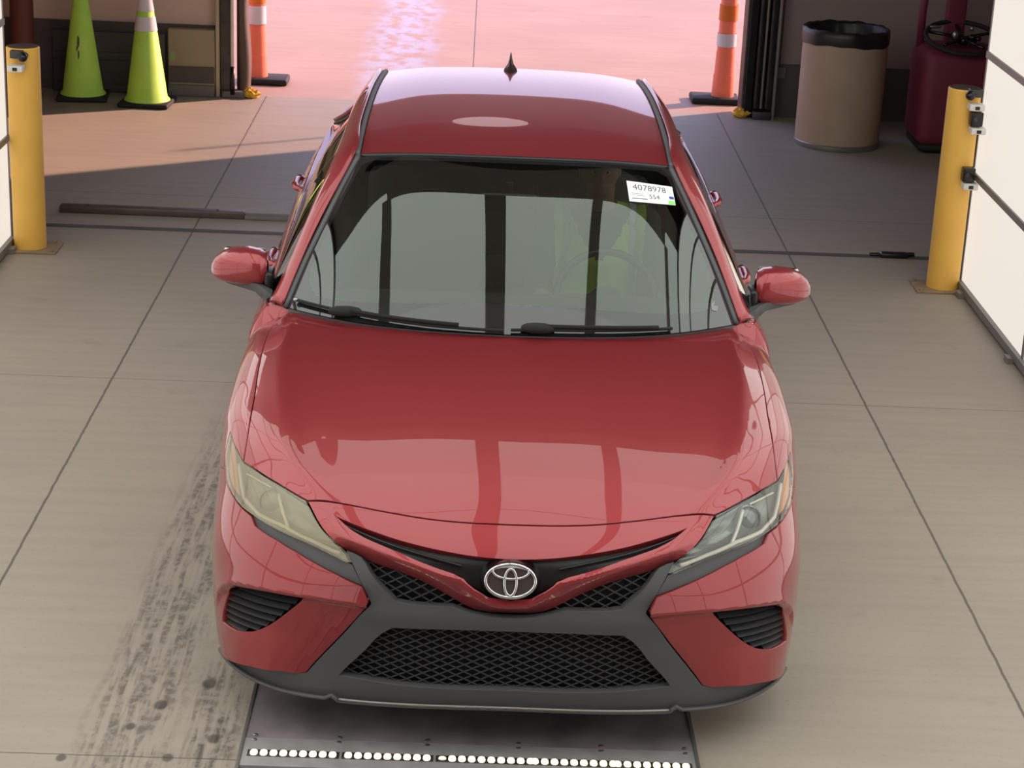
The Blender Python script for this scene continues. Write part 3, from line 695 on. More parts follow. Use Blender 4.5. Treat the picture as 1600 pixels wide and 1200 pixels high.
# hood
hood = [(0, 7.05), (.587, 7.066), (1.035, 7.10), (1.502, 7.15), (2.033, 7.13), (2.443, 7.01), (2.706, 6.889), (3.003, 6.711), (3.657, 6.791), (4.44, 6.812), (5.10, 6.893),
        (4.954, 7.534), (4.872, 8.473), (4.89, 9.478), (4.899, 10.434), (4.976, 11.23), (5.10, 11.925), (5.13, 12.457), (5.03, 12.78), (4.6, 12.97), (4.0, 12.97), (2, 12.97), (0, 12.97)]
def hood_disp(u, v):
    a = np.abs(u); uc = np.interp(v, [6.5, 7.2, 8.5, 10, 12.5, 13], [2.5, 2.75, 3.35, 3.75, 4.35, 4.4])
    return .0085*np.exp(-((a-uc)/.42)**2)*np.clip((v-6.6)/1.2, 0, 1)+.004*np.exp(-((a-uc-.6)/.5)**2)*np.clip((v-7)/2, 0, 1)
panel('hood', S, half(hood), M['paint'], car, disp=hood_disp, gap=.0028, thick=.03, h=.125, rnd=1)

# nose and blade around the slot (one moulding)
slot_top = [(0, 5.513), (.447, 5.591), (.916, 5.809), (1.405, 6.069), (1.916, 6.361), (2.463, 6.564)]
slot_low = [(0, 3.82), (.275, 3.936), (.509, 4.339), (.624, 4.718), (1.065, 5.102), (1.574, 5.639), (2.127, 6.061), (2.463, 6.564)]
ridge = [(0, 3.6), (.226, 3.622), (.427, 4.019), (.621, 4.519), (.902, 4.725), (1.396, 5.165), (1.934, 5.598), (2.643, 5.932)]
blow = [(0, 3.116), (.264, 3.13), (.495, 3.235), (.893, 3.902), (1.217, 4.357), (1.554, 4.703), (1.914, 4.918), (2.298, 5.256)]
nose = [(0, 7.02)]+[(u, v-.03) for u, v in hood[1:7]]+[(2.985, 6.69), (2.78, 6.06), (2.515, 5.571), (2.298, 5.256)]+blow[::-1][1:]
holep = [(u, v) for u, v in slot_top[::-1]]+[(-u, v) for u, v in slot_top[1:]]+[(-u, v) for u, v in slot_low[::-1][1:]]+[(u, v) for u, v in slot_low[1:-1]]
ip = lambda l, a: np.interp(a, [p[0] for p in l], [p[1] for p in l])
def nose_disp(u, v):
    d = 0
    for du_, dv_ in ((0, 0), (.05, 0), (-.05, 0), (0, .07), (0, -.07)):
        a = np.abs(u+du_); vr = ip(ridge, a); vl = ip(blow, a); vs = ip(slot_low, a); w = v+dv_
        up = .015*np.clip((vs+.15-w)/(vs+.15-vr), 0, 1); dn = -.050*np.clip((vr-w)/np.maximum(vr-vl, .2), 0, 1.2)
        d = d+(up+dn)*np.clip((2.7-a)/.5, 0, 1)
    return d/5
panel('front_bumper', S, half(nose), M['paint'], car, holes=[holep], disp=nose_disp, gap=.001, thick=.035, h=.075, rnd=1)
# dark strip inside the slot with a fine rib, badge carrier
slotpoly = [(u, v+.1) for u, v in slot_top[:-1]]+[(2.5, 6.58)]+[(u, v-.12) for u, v in slot_low[::-1][1:]]
sg = panel('slot_grille', S, half(slotpoly), M['black'], car, off=-.032, rim=False, rnd=0, h=.1)
for s_ in (1, -1):
    t = MB(); t.tube(line_on(S, [(.62, 5.15), (1.0, 5.48), (1.45, 5.83), (1.95, 6.2), (2.3, 6.42)], -.018, side=s_), .0045, 8); t.build('slot_rib', M['black'], sg, smooth=True)
# badge
C0 = Vector(S.P(0, 4.70)); C0.y -= .006; C0.z = .612
ax = Vector((1, 0, 0)); ay = Vector((0, .30, .954)).normalized(); az = ax.cross(ay)   # az points to the viewer side
def P2(x, y, o=0.): return C0+ax*x+ay*y+az*o
bd = empty('badge', (0, 0, 0), car)
t = MB(); n = 48
V = [P2(.083*math.cos(a), .058*math.sin(a), .0) for a in np.linspace(0, 2*math.pi, n, endpoint=False)]+[P2(.080*math.cos(a), .055*math.sin(a), .014) for a in np.linspace(0, 2*math.pi, n, endpoint=False)]+[P2(.09*math.cos(a), .065*math.sin(a), -.04) for a in np.linspace(0, 2*math.pi, n, endpoint=False)]
t.add(V, [(i, (i+1) % n, n+(i+1) % n, n+i) for i in range(n)]+[(2*n+i, 2*n+(i+1) % n, (i+1) % n, i) for i in range(n)]+[tuple(range(n, 2*n))]); t.build('badge_base', M['pianoblack'], bd, auto=30)
t = MB(); t.add([P2(.070*math.cos(a), .046*math.sin(a), .0155) for a in np.linspace(0, 2*math.pi, n, endpoint=False)], [tuple(range(n))]); t.build('badge_field', M['emblemfill'], bd)
def ell(a_, b_, cx_=0, cy_=0, o=.018): return [P2(cx_+a_*math.cos(t_), cy_+b_*math.sin(t_), o) for t_ in np.linspace(0, 2*math.pi, 56, endpoint=False)]
t = MB(); t.tube(ell(.0715, .0475), .0052, 10, closed=True)
t.tube(ell(.0175, .0385, 0, -.004, .019), .0045, 10, closed=True)
t.tube([P2(.052*math.cos(a), .028+.022*math.sin(a), .019) for a in np.linspace(math.pi*.93, math.pi*2.07, 30)], .0043, 10)
t.tube([P2(.052*math.cos(a), .028+.012*math.sin(a), .018) for a in np.linspace(.2, math.pi-.2, 20)], .0030, 8)
t.build('badge_emblem', M['chrome'], bd, smooth=True)

# dark X-shaped frame with the big lower opening
ugl = [(2.146, 5.2), (2.012, 5.028), (1.851, 4.316), (1.686, 3.854), (1.51, 3.43), (1.273, 3.367), (.733, 3.40), (.4, 3.15), (0, 3.06)]
lg = [(0, 2.615), (.772, 2.601), (1.545, 2.512), (1.759, 2.171), (1.983, 1.505), (2.397, .66), (1.832, .591), (1.388, .534), (.661, .505), (0, .533)]
fo = [(2.298, 5.27), (2.17, 4.73), (2.034, 4.077), (1.87, 3.345), (1.86, 3.253), (2.045, 2.758), (2.291, 2.124), (2.686, 1.197), (3.05, .56), (3.312, .50), (3.663, .545), (4.74, .46), (5.9, .16), (7.9, .06),
      (7.9, 0), (5.9, 0), (4.5, 0), (3.5, 0), (2.724, 0), (2.5, 0), (2.3, 0), (1.2, 0), (0, 0)]
frp = ugl[::-1][:-1]+[(2.146, 5.2)]+fo
def frame_disp(u, v):
    a = np.abs(u)
    # bars stand proud around the lower opening and sink towards the red cheeks
    return -.012+.006*np.exp(-((v-2.9)/.35)**2)
fr_ = panel('grille_frame', S, half(frp), M['gray'], car, holes=[half(lg)], disp=frame_disp, thick=.035, h=.1, rnd=1, bevel=.006)
t = MB(); lp = [(0, .03), (1.2, .03), (2.38, .03), (2.5, .16), (2.62, .06), (3.5, .03), (4.5, .03), (5.5, .03), (6.4, .03)]
for s_ in (1, -1):
    t.tube(line_on(S, lp, .0, side=s_, n=8), .009, 8, flat=.7)
t.build('lip', M['gray'], car, smooth=True)
t = MB(); q = line_on(S, [(2.36, .10), (1.2, .10), (0, .10)], .006, side=1, n=10); q2 = line_on(S, [(0, .10), (1.2, .10), (2.36, .10)], .006, side=-1, n=10)
t.tube(q+q2[1:], .004, 8); t.build('lip_edge', M['galv'], car, smooth=True)

# mesh grilles
def grille(name, poly, m, off, du_, slope, w, parent, side=0, back=True):
    """diamond lattice laid on the surface inside an outline; outline in (u, v), lattice regular in metres"""
    X = np.linspace(0, 3.2, 400); 
    def to_xz(q):
        p = S.P(np.array([a for a, _ in q]), np.array([b for _, b in q])); return [(float(a[0]), float(a[2])) for a in p]
    us = np.linspace(-3.2, 3.2, 161); vs = np.linspace(.2, 6.6, 161); GU, GV = np.meshgrid(us, vs); PP = S.P(GU, GV)
    def to_uv(x, z):
        u, v = np.interp(x, PP[80, :, 0], us), 0.
        for _ in range(6):
            col = S.P(np.full(vs.shape, u), vs); v = float(np.interp(z, col[:, 2], vs)); row = S.P(us, np.full(us.shape, v)); u = float(np.interp(x, row[:, 0], us))
        return u, v
    pz = to_xz([tuple(p) for p in densify(poly, .15)]); xs = [p[0] for p in pz]; zs = [p[1] for p in pz]; x0, x1, z0, z1 = min(xs), max(xs), min(zs), max(zs)
    t = MB()
    for sg_ in (1, -1):
        H = z1-z0; c = x0-H/slope-.05; c = math.floor(c/du_)*du_
        while c < x1+H/slope+.05:
            a = (c, z0); b = (c+sg_*(H)/slope, z1); c += du_
            for p, q in seg_clip(a, b, pz):
                L_ = np.linalg.norm(q-p); k = max(2, int(L_/.03)+1); pts = []
                for i in range(k+1):
                    xz = p+(q-p)*i/k; uv = to_uv(xz[0], xz[1]); pts.append(Vector(S.Q(np.array(uv[0]), np.array(uv[1]), off)))
                t.tube(pts, w, 5, flat=1.6, cap=False, up=(0, -1, 0))
    o = t.build(name, m, parent, smooth=True)
    if back: panel('grille_back', S, poly, M['matblack'], o, off=off-.02, rim=False, rnd=0, h=.2)
    return o
lgo = [(u, v) for u, v in ([(0, 2.75), (.772, 2.74), (1.6, 2.66), (1.86, 2.22), (2.09, 1.5), (2.52, .56), (1.832, .46), (1.388, .40), (.661, .38), (0, .40)])]
grille('lower_grille', half(lgo), M['vent'], -.040, .0495, .50, .0029, car)
ugo = [(2.25, 5.3), (1.9, 5.05), (1.5, 4.85), (1.1, 4.45), (.75, 3.95), (.30, 3.3), (.733, 3.25), (1.3, 3.22), (1.60, 3.3), (1.78, 3.85), (1.95, 4.35)]
for s_ in (1, -1): grille('upper_grille', [(s_*u, v) for u, v in ugo], M['vent'], -.045, .052, .62, .0030, car)

# red bumper corners ("cheeks") with the louvred side openings
cheek = [(1.86, 3.28), (1.999, 3.943), (2.594, 4.368), (3.523, 4.829), (4.562, 5.023), (4.756, 5.28), (5.311, 5.39), (5.98, 5.75), (6.43, 6.17), (6.52, 6.42), (7.96, 6.40),
         (7.96, .03), (7.0, .04), (5.9, .12), (4.74, .42), (3.663, .565), (3.312, .51), (3.06, .57), (2.70, 1.215), (2.31, 2.13), (2.06, 2.76)]
vent = [(5.62, 2.45), (5.2, 2.72), (4.6, 2.90), (3.957, 3.056), (3.047, 3.2), (3.23, 2.832), (3.653, 2.258), (4.101, 1.74), (4.496, 1.416), (5.006, 1.202), (5.6, 1.10), (5.98, 1.08), (6.0, 1.3), (5.92, 1.7), (5.80, 2.12)]
crease = [(1.8, 3.26), (2.4, 3.30), (3.047, 3.26), (3.957, 3.13), (4.6, 3.0), (5.2, 2.85), (5.7, 2.55), (6.1, 2.2), (6.4, 1.6)]
def cheek_disp(u, v):
    a = np.abs(u); d = 0
    for w in (-.05, 0, .05):
        vc = np.interp(a, [p[0] for p in crease], [p[1] for p in crease]); s_ = vc-(v+w)
        k = np.clip((6.6-a)/1.2, 0, 1); inn = np.clip((3.9-a)/1.4, 0, 1)
        up = .016*np.exp(-np.clip(-s_, 0, 9)/.55)*(s_ <= 0)+0
        dn = (.016-.030*np.clip(s_/.22, 0, 1))*(s_ > 0)
        low = np.clip((s_-.22)/2.2, 0, 1.4)**1.5*.034
        low2 = .027*np.clip((1.75-v)/1.6, 0, 1)**1.25*np.clip((a-3.0)/.9, 0, 1)*np.clip((6.6-a)/1.6, 0, 1)
        d = d+low2+k*(up+dn+.4*low*(1-.9*inn)-.018*inn*np.clip(s_/2.5, 0, 1)*(s_ > 0))
    return d/3
for s_, nm in ((1, 'R'), (-1, 'L')):
    bc = panel('bumper_corner', S, cheek, M['paint'], car, holes=[vent], disp=cheek_disp, side=s_, gap=.0015, thick=.032, h=.085, rnd=1, bevel=.006)
    vp = [(u+(.12 if u > 4.6 else -.12)*0, v) for u, v in vent]
    panel('vent_back', S, [(5.75, 2.6), (5.2, 2.85), (3.957, 3.15), (2.9, 3.25), (3.2, 2.7), (3.6, 2.1), (4.05, 1.6), (4.5, 1.25), (5.0, 1.05), (5.7, .95), (6.15, .95), (6.15, 1.6), (5.95, 2.2)], M['matblack'], bc, off=-.042, side=s_, rim=False, rnd=0)
    # louvre blades
    vm = np.array([3.0+0*i for i in range(1)])
    for i in range(9):
        v0 = 1.08+.245*i
        ends = [(2.6, v0+.16), (6.3, v0-.22)]
        segs = seg_clip(ends[0], ends[1], vent)
        for p, q in segs:
            p, q = p+(q-p)*.045, q+(p-q)*.02; k = 12; t = MB(); V = []
            for j in range(k+1):
                w = p+(q-p)*j/k; A = S.Q(np.array(w[0]*s_), np.array(w[1]+.03), -.030); B_ = S.Q(np.array(w[0]*s_), np.array(w[1]-.07), -.011); Cc = S.Q(np.array(w[0]*s_), np.array(w[1]-.12), -.032)
                V += [A, B_, Cc]
            t.add(V, [(3*j+a, 3*j+(a+1) % 3, 3*j+3+(a+1) % 3, 3*j+3+a) for j in range(k) for a in range(3)]); t.build('louvre', M['vent'], bc)

# headlights
hl = [(6.048, 7.985), (5.85, 7.70), (5.64, 7.378), (5.125, 6.875), (4.44, 6.79), (3.657, 6.77), (3.03, 6.69), (2.815, 6.058), (2.551, 5.571), (2.333, 5.237), (2.21, 4.80), (2.269, 4.76), (2.518, 4.93), (2.957, 5.141), (3.744, 5.25), (4.76, 5.35), (5.311, 5.44), (5.95, 5.80), (6.38, 6.20), (6.47, 6.697), (6.33, 7.37)]
def bowl(u, v):
    a = np.abs(u)
    d = -.030*np.ones(a.shape)
    for cu, cv, r, k in ((4.38, 6.12, .62, .022), (3.25, 6.0, .42, .016)): d = d-k*np.exp(-(((a-cu)/r)**2+((v-cv)/(r*.85))**2)**2)
    return d+.010*np.exp(-((v-5.35)/.14)**2)
for s_ in (1, -1):
    root = empty('headlight', (0, 0, 0), car); root['label'] = 'clear grey headlight' if s_ > 0 else 'yellowed hazy headlight'
    panel('lamp_bowl', S, hl, M['lenscavR' if s_ > 0 else 'lenscavL'], root, disp=bowl, side=s_, rim=False, h=.09)
    panel('lens', S, hl, M['lensR' if s_ > 0 else 'lensL'], root, side=s_, gap=.0015, thick=.01, h=.1)
    t = MB(); t.tube(line_on(S, [(5.62, 6.75), (5.50, 6.15), (5.30, 5.72), (4.60, 5.46), (3.70, 5.50), (2.95, 5.30), (2.42, 5.06)], -.016, side=s_, n=5), .0062, 8); t.build('light_guide', M['drl'], root, smooth=True)
    t = MB(); t.tube(line_on(S, [(3.85, 6.52), (3.745, 6.06), (3.56, 5.50)], -.016, side=s_), .0055, 8)
    t.tube(line_on(S, [(5.2, 6.55), (4.6, 6.56), (4.1, 6.60)], -.018, side=s_), .003, 6); t.build('divider', M['drl'], root, smooth=True)
    panel('turn_signal', S, [(6.10, 7.70), (5.80, 7.0), (5.72, 6.32), (5.56, 5.74), (5.95, 5.90), (6.33, 6.25), (6.40, 6.75), (6.28, 7.3)], M['amber'], root, off=-.014, side=s_, rim=False)
    c = S.Q(np.array(4.36*s_), np.array(6.14), -.052); nn = S.frame(np.array(4.36*s_), np.array(6.14))[2]; nn = Vector(nn)*.4+Vector((0, -1, 0))*.6; Rm = nn.to_track_quat('Z', 'Y').to_matrix().to_4x4()
    t = MB(); t.lathe([(.046, -.02), (.046, .006), (.041, .010), (.041, -.004)], 32, Matrix.Translation(Vector(c))@Rm, close=False); t.build('lamp_ring', M['satin' if s_ > 0 else 'lenscavL'], root, auto=40)
    t = MB(); t.lathe([(.040, -.004), (.036, .010), (.026, .019), (.012, .024), (.001, .0255)], 32, Matrix.Translation(Vector(c))@Rm, close=False); t.build('projector', M['projector' if s_ > 0 else 'lenscavL'], root, smooth=True)
    # dark strip under the lamp
    panel('lamp_trim', S, [(2.19, 4.70), (2.50, 4.90), (2.957, 5.11), (3.744, 5.215), (4.76, 5.315), (4.756, 5.26), (4.562, 5.003), (3.523, 4.809), (2.594, 4.348), (2.01, 3.93), (2.05, 4.1)], M['gray'], car, off=-.014, side=s_, thick=.02)

# front fenders
fender = [(6.54, 6.46), (6.49, 6.72), (6.35, 7.38), (6.07, 8.03), (5.64, 7.41), (5.14, 6.93), (4.975, 7.55), (4.895, 8.473), (4.91, 9.478), (4.92, 10.434), (5.0, 11.23), (5.125, 11.925), (5.155, 12.457), (5.06, 12.79), (4.9, 12.97), (7.96, 12.97), (7.96, 9.5), (7.96, 6.44)]
for s_ in (1, -1):
    panel('fender', S, fender, M['paint'], car, side=s_, gap=.0015, thick=.02, h=.12)

# sides: x = f(y, height)
ZK = [.17, .30, .46, .62, .74, .82, .88, .93, .97]; XP = [.885, .918, .922, .912, .918, .920, .911, .889, .858]
YK = [1.30, 1.6, 2.2, 2.8, 3.4, 3.9, 4.3, 4.6, 4.78]; TY = [1.0, .998, 1.0, 1.002, 1.0, .985, .955, .90, .83]
def side_grid(s_):
    return [[(s_*x*t_, y, z+.055*(y-1.5)/2.6*(z/.97)) for z, x in zip(ZK, XP)] for y, t_ in zip(YK, TY)]
SR = Surf(side_grid(1), ku=ZK, kv=YK, flip=-1); SL = Surf(side_grid(-1), ku=ZK, kv=YK, flip=1)
arch_r = lambda a0, a1, n=14: [(.335+.375*math.sin(math.radians(a)), 3.805+.375*math.cos(math.radians(a))) for a in np.linspace(a0, a1, n)]
fd = [(.24, 1.462), (.97, 1.462), (.97, 2.495), (.24, 2.495)]
rd = [(.24, 2.505), (.97, 2.505), (.97, 3.66), (.80, 3.68), (.68, 3.62)]+arch_r(122, 178, 8)[0:]+[(.24, 3.43)]
rd = [(.24, 2.505), (.97, 2.505), (.97, 3.62), (.80, 3.60), (.70, 3.52)]+arch_r(135, 192, 8)
qp = [(.97, 3.63), (.97, 4.78), (.2, 4.78), (.2, 4.15)]+arch_r(-12, 132, 22)+[(.71, 3.53), (.80, 3.61)]
lf = [(.17, 1.335), (.30, 1.356), (.335, 1.358), (.42, 1.348), (.53, 1.315), (.60, 1.305), (.655, 1.385), (.74, 1.43), (.84, 1.448), (.84, 1.459), (.60, 1.457), (.17, 1.455)]
rk = [(.17, 1.34), (.235, 1.34), (.235, 3.44), (.17, 3.46)]
for TS in (SR, SL):
    s_ = 1 if TS is SR else -1; kw = dict(h=.06, rnd=0, thick=.015)
    panel('lower_fender', TS, lf, M['paint'], car, gap=.001, **kw); d1 = panel('front_door', TS, fd, M['paint'], car, gap=.003, **kw); d2 = panel('rear_door', TS, rd, M['paint'], car, gap=.003, **kw)
    panel('rear_quarter', TS, qp, M['paint'], car, gap=.002, **kw); panel('rocker', TS, rk, M['gray'], car, **kw)
    for d, yc, zc in ((d1, 2.42, .842), (d2, 3.47, .868)):
        p = TS.P(np.array(zc), np.array(yc)); t = MB(); x = float(p[0]); z = float(p[2])
        t.tube([(x-s_*.002, yc-.11, z), (x+s_*.016, yc-.085, z+.002), (x+s_*.026, yc-.03, z+.003), (x+s_*.026, yc+.05, z+.003), (x+s_*.018, yc+.09, z+.002), (x-s_*.002, yc+.11, z)], [.010, .014, .016, .016, .013, .009], 10)
        h_ = t.build('handle', M['paint'], d, smooth=True)
        t = MB(); t.ball((x+s_*.018, yc+.095, z+.004), .013, .014, .014); t.build('handle_cap', M['black'], h_, smooth=True)
    sk = [S_ for S_ in ()]

# windshield
ysC = [1.145, 1.37, 1.60, 1.81, 2.0]; zsC = [.985, 1.104, 1.218, 1.313, 1.392]; xsE = [.785, .737, .678, .625, .578]; ysE = [1.42, 1.59, 1.77, 1.93, 2.055]; zsE = [.967, 1.078, 1.193, 1.292, 1.367]
WG = [[(f*xe, yc+(ye-yc)*g, zc+(ze-zc)*h_) for f, g, h_ in ((0, 0, 0), (.38, .08, .05), (.72, .40, .33), (1, 1, 1))] for yc, zc, xe, ye, ze in zip(ysC, zsC, xsE, ysE, zsE)]
WS = Surf(WG, mirror=True)
full = [(-3, 0), (3, 0), (3, 4), (-3, 4)]
clear = [(-2.84, .95), (-2.76, .58), (-2.58, .38), (-2.2, .34), (-1.4, .45), (-.7, .53), (0, .56), (.7, .53), (1.4, .45), (2.2, .34), (2.58, .38), (2.76, .58), (2.84, .95), (2.84, 2.2), (2.79, 3.62), (2.60, 3.80), (0, 3.84), (-2.60, 3.80), (-2.79, 3.62), (-2.84, 2.2)]
ws = panel('windshield', WS, clear, M['glass'], car, rim=False, rnd=1, h=.12)
fritb = panel('frit_band', WS, full, M['frit'], ws, holes=[roundpoly(clear, 1)], rim=False, rnd=0, h=.12)
for s_ in (1, -1):
    t = MB(); t.tube(line_on(WS, [(3, .0), (3, 1), (3, 2), (3, 3), (3, 4)], .001, side=s_, n=6), .011, 8); t.build('windshield_molding', M['gray'], car, smooth=True)
t = MB(); t.tube(line_on(WS, [(-3, 4), (-1.5, 4), (0, 4), (1.5, 4), (3, 4)], -.002, n=8), .009, 8); t.build('windshield_header_molding', M['black'], car, smooth=True)

# roof
yrC = [2.0, 2.3, 2.7, 3.1, 3.45]; zrC = [1.394, 1.437, 1.466, 1.474, 1.459]; xrE = [.574, .572, .566, .556, .543]; yrE = [2.055, 2.33, 2.72, 3.11, 3.45]; zrE = [1.369, 1.407, 1.434, 1.440, 1.424]
RG = [[(f*xe, yc+(ye-yc)*g, zc+(ze-zc)*h_) for f, g, h_ in ((0, 0, 0), (.38, .08, .07), (.72, .40, .36), (1, 1, 1))] for yc, zc, xe, ye, ze in zip(yrC, zrC, xrE, yrE, zrE)]
RS = Surf(RG, mirror=True)
panel('roof', RS, full, M['paint'], car, gap=.004, thick=.02, rnd=0, h=.12)
def subc(c, k=6):
    c = np.array(c, float); kn = np.arange(len(c)); return [Vector(p) for p in wts(kn, nat(kn), np.linspace(0, len(c)-1, (len(c)-1)*k+1))@c]
CA = [(.792, 1.42, .968), (.745, 1.59, 1.080), (.680, 1.80, 1.213), (.589, 2.052, 1.368), (.586, 2.33, 1.410), (.579, 2.75, 1.438), (.568, 3.12, 1.442), (.555, 3.45, 1.425), (.575, 3.8, 1.29), (.64, 4.25, 1.10)]
CB = [(.828, 1.46, .965), (.782, 1.60, 1.052), (.713, 1.84, 1.214), (.665, 2.10, 1.320), (.645, 2.40, 1.350), (.638, 2.80, 1.368), (.622, 3.18, 1.368), (.615, 3.5, 1.312), (.72, 3.85, 1.15), (.82, 4.2, 1.03)]
belt = [(0.846, 1.47, 0.957), (0.849, 1.62, 0.962), (0.852, 1.86, 0.967), (0.854, 2.12, 0.973), (0.856, 2.42, 0.979), (0.854, 2.8, 0.988), (0.846, 3.2, 0.998), (0.836, 3.5, 1.005), (0.82, 3.85, 1.013), (0.806, 4.2, 1.022)]
mx = lambda c, s_: [(s_*x, y, z) for x, y, z in c]
for s_ in (1, -1):
    V, F = loft(mx(CA, s_), mx(CB, s_), 8, .009, (s_*.6, -.1, .8), 6); ps = obj('pillar_rail', V, F, M['paint'], car, True)
    sm = ps.modifiers.new('t', 'SOLIDIFY'); sm.thickness = .02; sm.offset = 1 if s_ < 0 else -1
    t = MB(); t.tube(subc(mx([(x-.006, y, z) for x, y, z in CA[3:8]], s_)), .010, 8); t.build('roof_molding', M['gray'], car, smooth=True)
    # side glass with dark pillars
    V, F = loft(mx([(x-.012, y, z-.012) for x, y, z in CB], s_), mx(belt, s_), 6, .03, (s_, 0, .1), 6)
    cent = lambda f: np.mean([V[i] for i in f], 0)
    g1 = [f for f in F if cent(f)[1] < 2.44]; g2 = [f for f in F if 2.56 < cent(f)[1] < 3.66]; g3 = [f for f in F if f not in g1 and f not in g2]
    g3a = [f for f in g3 if cent(f)[1] < 3]; g3b = [f for f in g3 if cent(f)[1] > 3]
    for nm_, g_, m_ in (('side_window', g1, 'sideglass'), ('side_window', g2, 'sideglass'), ('window_pillar', g3a, 'pianoblack'), ('window_pillar', g3b, 'pianoblack')): obj(nm_, *compact(V, g_), M[m_], car, True)
    t = MB(); t.tube(subc(mx([(x-.004, y, z+.002) for x, y, z in belt], s_)), .006, 8); t.build('belt_molding', M['belt'], car, smooth=True)
    t = MB(); t.tube(subc(mx([(x, y, z-.005) for x, y, z in CB], s_)), .008, 8); t.build('window_molding', M['belt'], car, smooth=True)
    # shoulder between belt and glass
    tp = SR if s_ > 0 else SL; yy = np.linspace(1.46, 4.3, 30); A = tp.P(np.full(30, .968), yy); B_ = np.array([[s_*np.interp(y, [p[1] for p in belt], [p[0] for p in belt]), y, np.interp(y, [p[1] for p in belt], [p[2] for p in belt])-.003] for y in yy])
    V, F = loft(A, B_, 2, 0, None, 1); obj('door_top', V, F, M['paint'], car, True)

# rear: glass, deck, tail
V, F = loft([(-.56, 3.46, 1.42), (-.3, 3.45, 1.452), (0, 3.45, 1.457), (.3, 3.45, 1.452), (.56, 3.46, 1.42)], [(-.66, 4.18, 1.10), (-.35, 4.24, 1.115), (0, 4.26, 1.12), (.35, 4.24, 1.115), (.66, 4.18, 1.10)], 8, .03, (0, .3, 1), 5)
obj('rear_window', V, F, M['sideglass'], car, True)
V, F = loft([(-.81, 4.18, 1.022), (-.655, 4.19, 1.10), (-.35, 4.24, 1.115), (0, 4.26, 1.12), (.35, 4.24, 1.115), (.655, 4.19, 1.10), (.81, 4.18, 1.022)], [(-.70, 4.80, 1.03), (-.60, 4.82, 1.085), (-.35, 4.85, 1.10), (0, 4.86, 1.105), (.35, 4.85, 1.10), (.60, 4.82, 1.085), (.70, 4.80, 1.03)], 8, .008, (0, 0, 1), 5)
obj('trunk_lid', V, F, M['paint'], car, True)
zr = [.20, .42, .62, .80, .95, 1.03, 1.085]; fx = [.80, .83, .825, .82, .79, .74, .62]; by = [4.84, 4.90, 4.90, 4.89, 4.88, 4.87, 4.845]
BG = [[(fx_*f, 4.775+(b_-4.775)*g, z) for f, g in ((0, 1), (.45, .95), (.78, .72), (.95, .3), (1.0, 0))] for z, fx_, b_ in zip(zr, fx, by)]
BS = Surf(BG, mirror=True, flip=-1)
panel('rear_bumper', BS, [(-4, 0), (4, 0), (4, 2.6), (-4, 2.6)], M['paint'], car, rnd=0, rim=False, h=.2)
panel('trunk_face', BS, [(-2.2, 2.62), (2.2, 2.62), (2.2, 6), (-2.2, 6)], M['paint'], car, rnd=0, rim=False, h=.2)
for s_ in (1, -1): panel('tail_lamp', BS, [(2.22, 3.2), (4, 3.0), (4, 6), (2.22, 6)], mat('tail_red', (.35, .01, .01), .15, 0, 1), car, rnd=0, side=s_, rim=False, h=.2)
t = MB(); t.box(-.66, .66, .45, 4.6, .17, .30); t.box(-.80, .80, 1.45, 3.35, .18, .32); t.box(-.78, .78, 1.30, 1.36, .3, .9); t.build('underbody', M['matblack'], car)

# fill between fender, hood corner, pillar foot and door top
for s_ in (1, -1):
    A = S.P(np.array([4.55, 4.9, 5.3, 5.8, 6.3, 6.9])*s_, np.full(6, 12.95))
    B_ = np.array([(s_*.775, 1.43, .966), (s_*.800, 1.45, .968), (s_*.830, 1.465, .966), (s_*.858, 1.472, .957), (s_*.895, 1.472, .90), (s_*.915, 1.472, .82)])
    V, F = loft(A, B_, 3, .004, (0, 0, 1), 4); obj('fender_corner', V, F, M['paint'], car, True)

# antenna fin
t = MB(); V = []
for z, ya, yb, w in ((0, -.075, .085, .030), (.012, -.060, .083, .026), (.03, -.025, .080, .012), (.05, .015, .078, .006), (.068, .045, .075, .003), (.074, .055, .072, .001)):
    V += [(0, ya, z), (w, (ya+yb)/2+.02, z), (0, yb, z), (-w, (ya+yb)/2+.02, z)]
t.add(V, [(4*i+k, 4*i+(k+1) % 4, 4*i+4+(k+1) % 4, 4*i+4+k) for i in range(5) for k in range(4)]+[(20, 21, 22, 23)]); t.build('antenna_fin', mat('fin_brown', (.03, .016, .013), .35), car, loc=(-.01, 3.33, 1.462), smooth=True)

# cowl and wipers
hr = S.P(np.linspace(-4.6, 4.6, 25), np.full(25, 12.97)); wb = WS.P(np.linspace(-2.95, 2.95, 25), np.zeros(25))
V, F = loft(hr+[0, -.02, -.012], wb+[0, .01, -.006], 3, -.012, (0, 0, 1), 1); obj('cowl', V, F, M['gray'], car, True)
def wiper(uvs, knob, arm):
    w = empty('wiper', (0, 0, 0), car)
    t = MB(); t.tube(line_on(WS, uvs, .012, n=5), .007, 8, flat=.8); t.build('blade', M['matblack'], w, smooth=True)
    t = MB(); t.tube(line_on(WS, arm, .022, n=5), .0075, 8); t.build('arm', M['matblack'], w, smooth=True)
    t = MB(); k = WS.Q(np.array(knob[0]), np.array(knob[1]), .012); t.ball(tuple(k), .058, .03, .016, 20, 10, .85); t.build('pivot', M['matblack'], w, smooth=True)
wiper([(-2.82, .16), (-2.2, .13), (-1.5, .08), (-.9, .04), (-.1, .02)], (-2.02, .13), [(-2.02, .13), (-1.6, .10), (-.6, .05)])
t = MB(); k = WS.Q(np.array(-2.83), np.array(.16), .014); t.ball(tuple(k), .01, .01, .008); t.build('wiper_tip', M['satin'], car, smooth=True)
wiper([(-.02, .04), (.3, .06), (.9, .06), (1.9, .05)], (.28, .09), [(.28, .09), (.9, .08), (1.7, .05)])

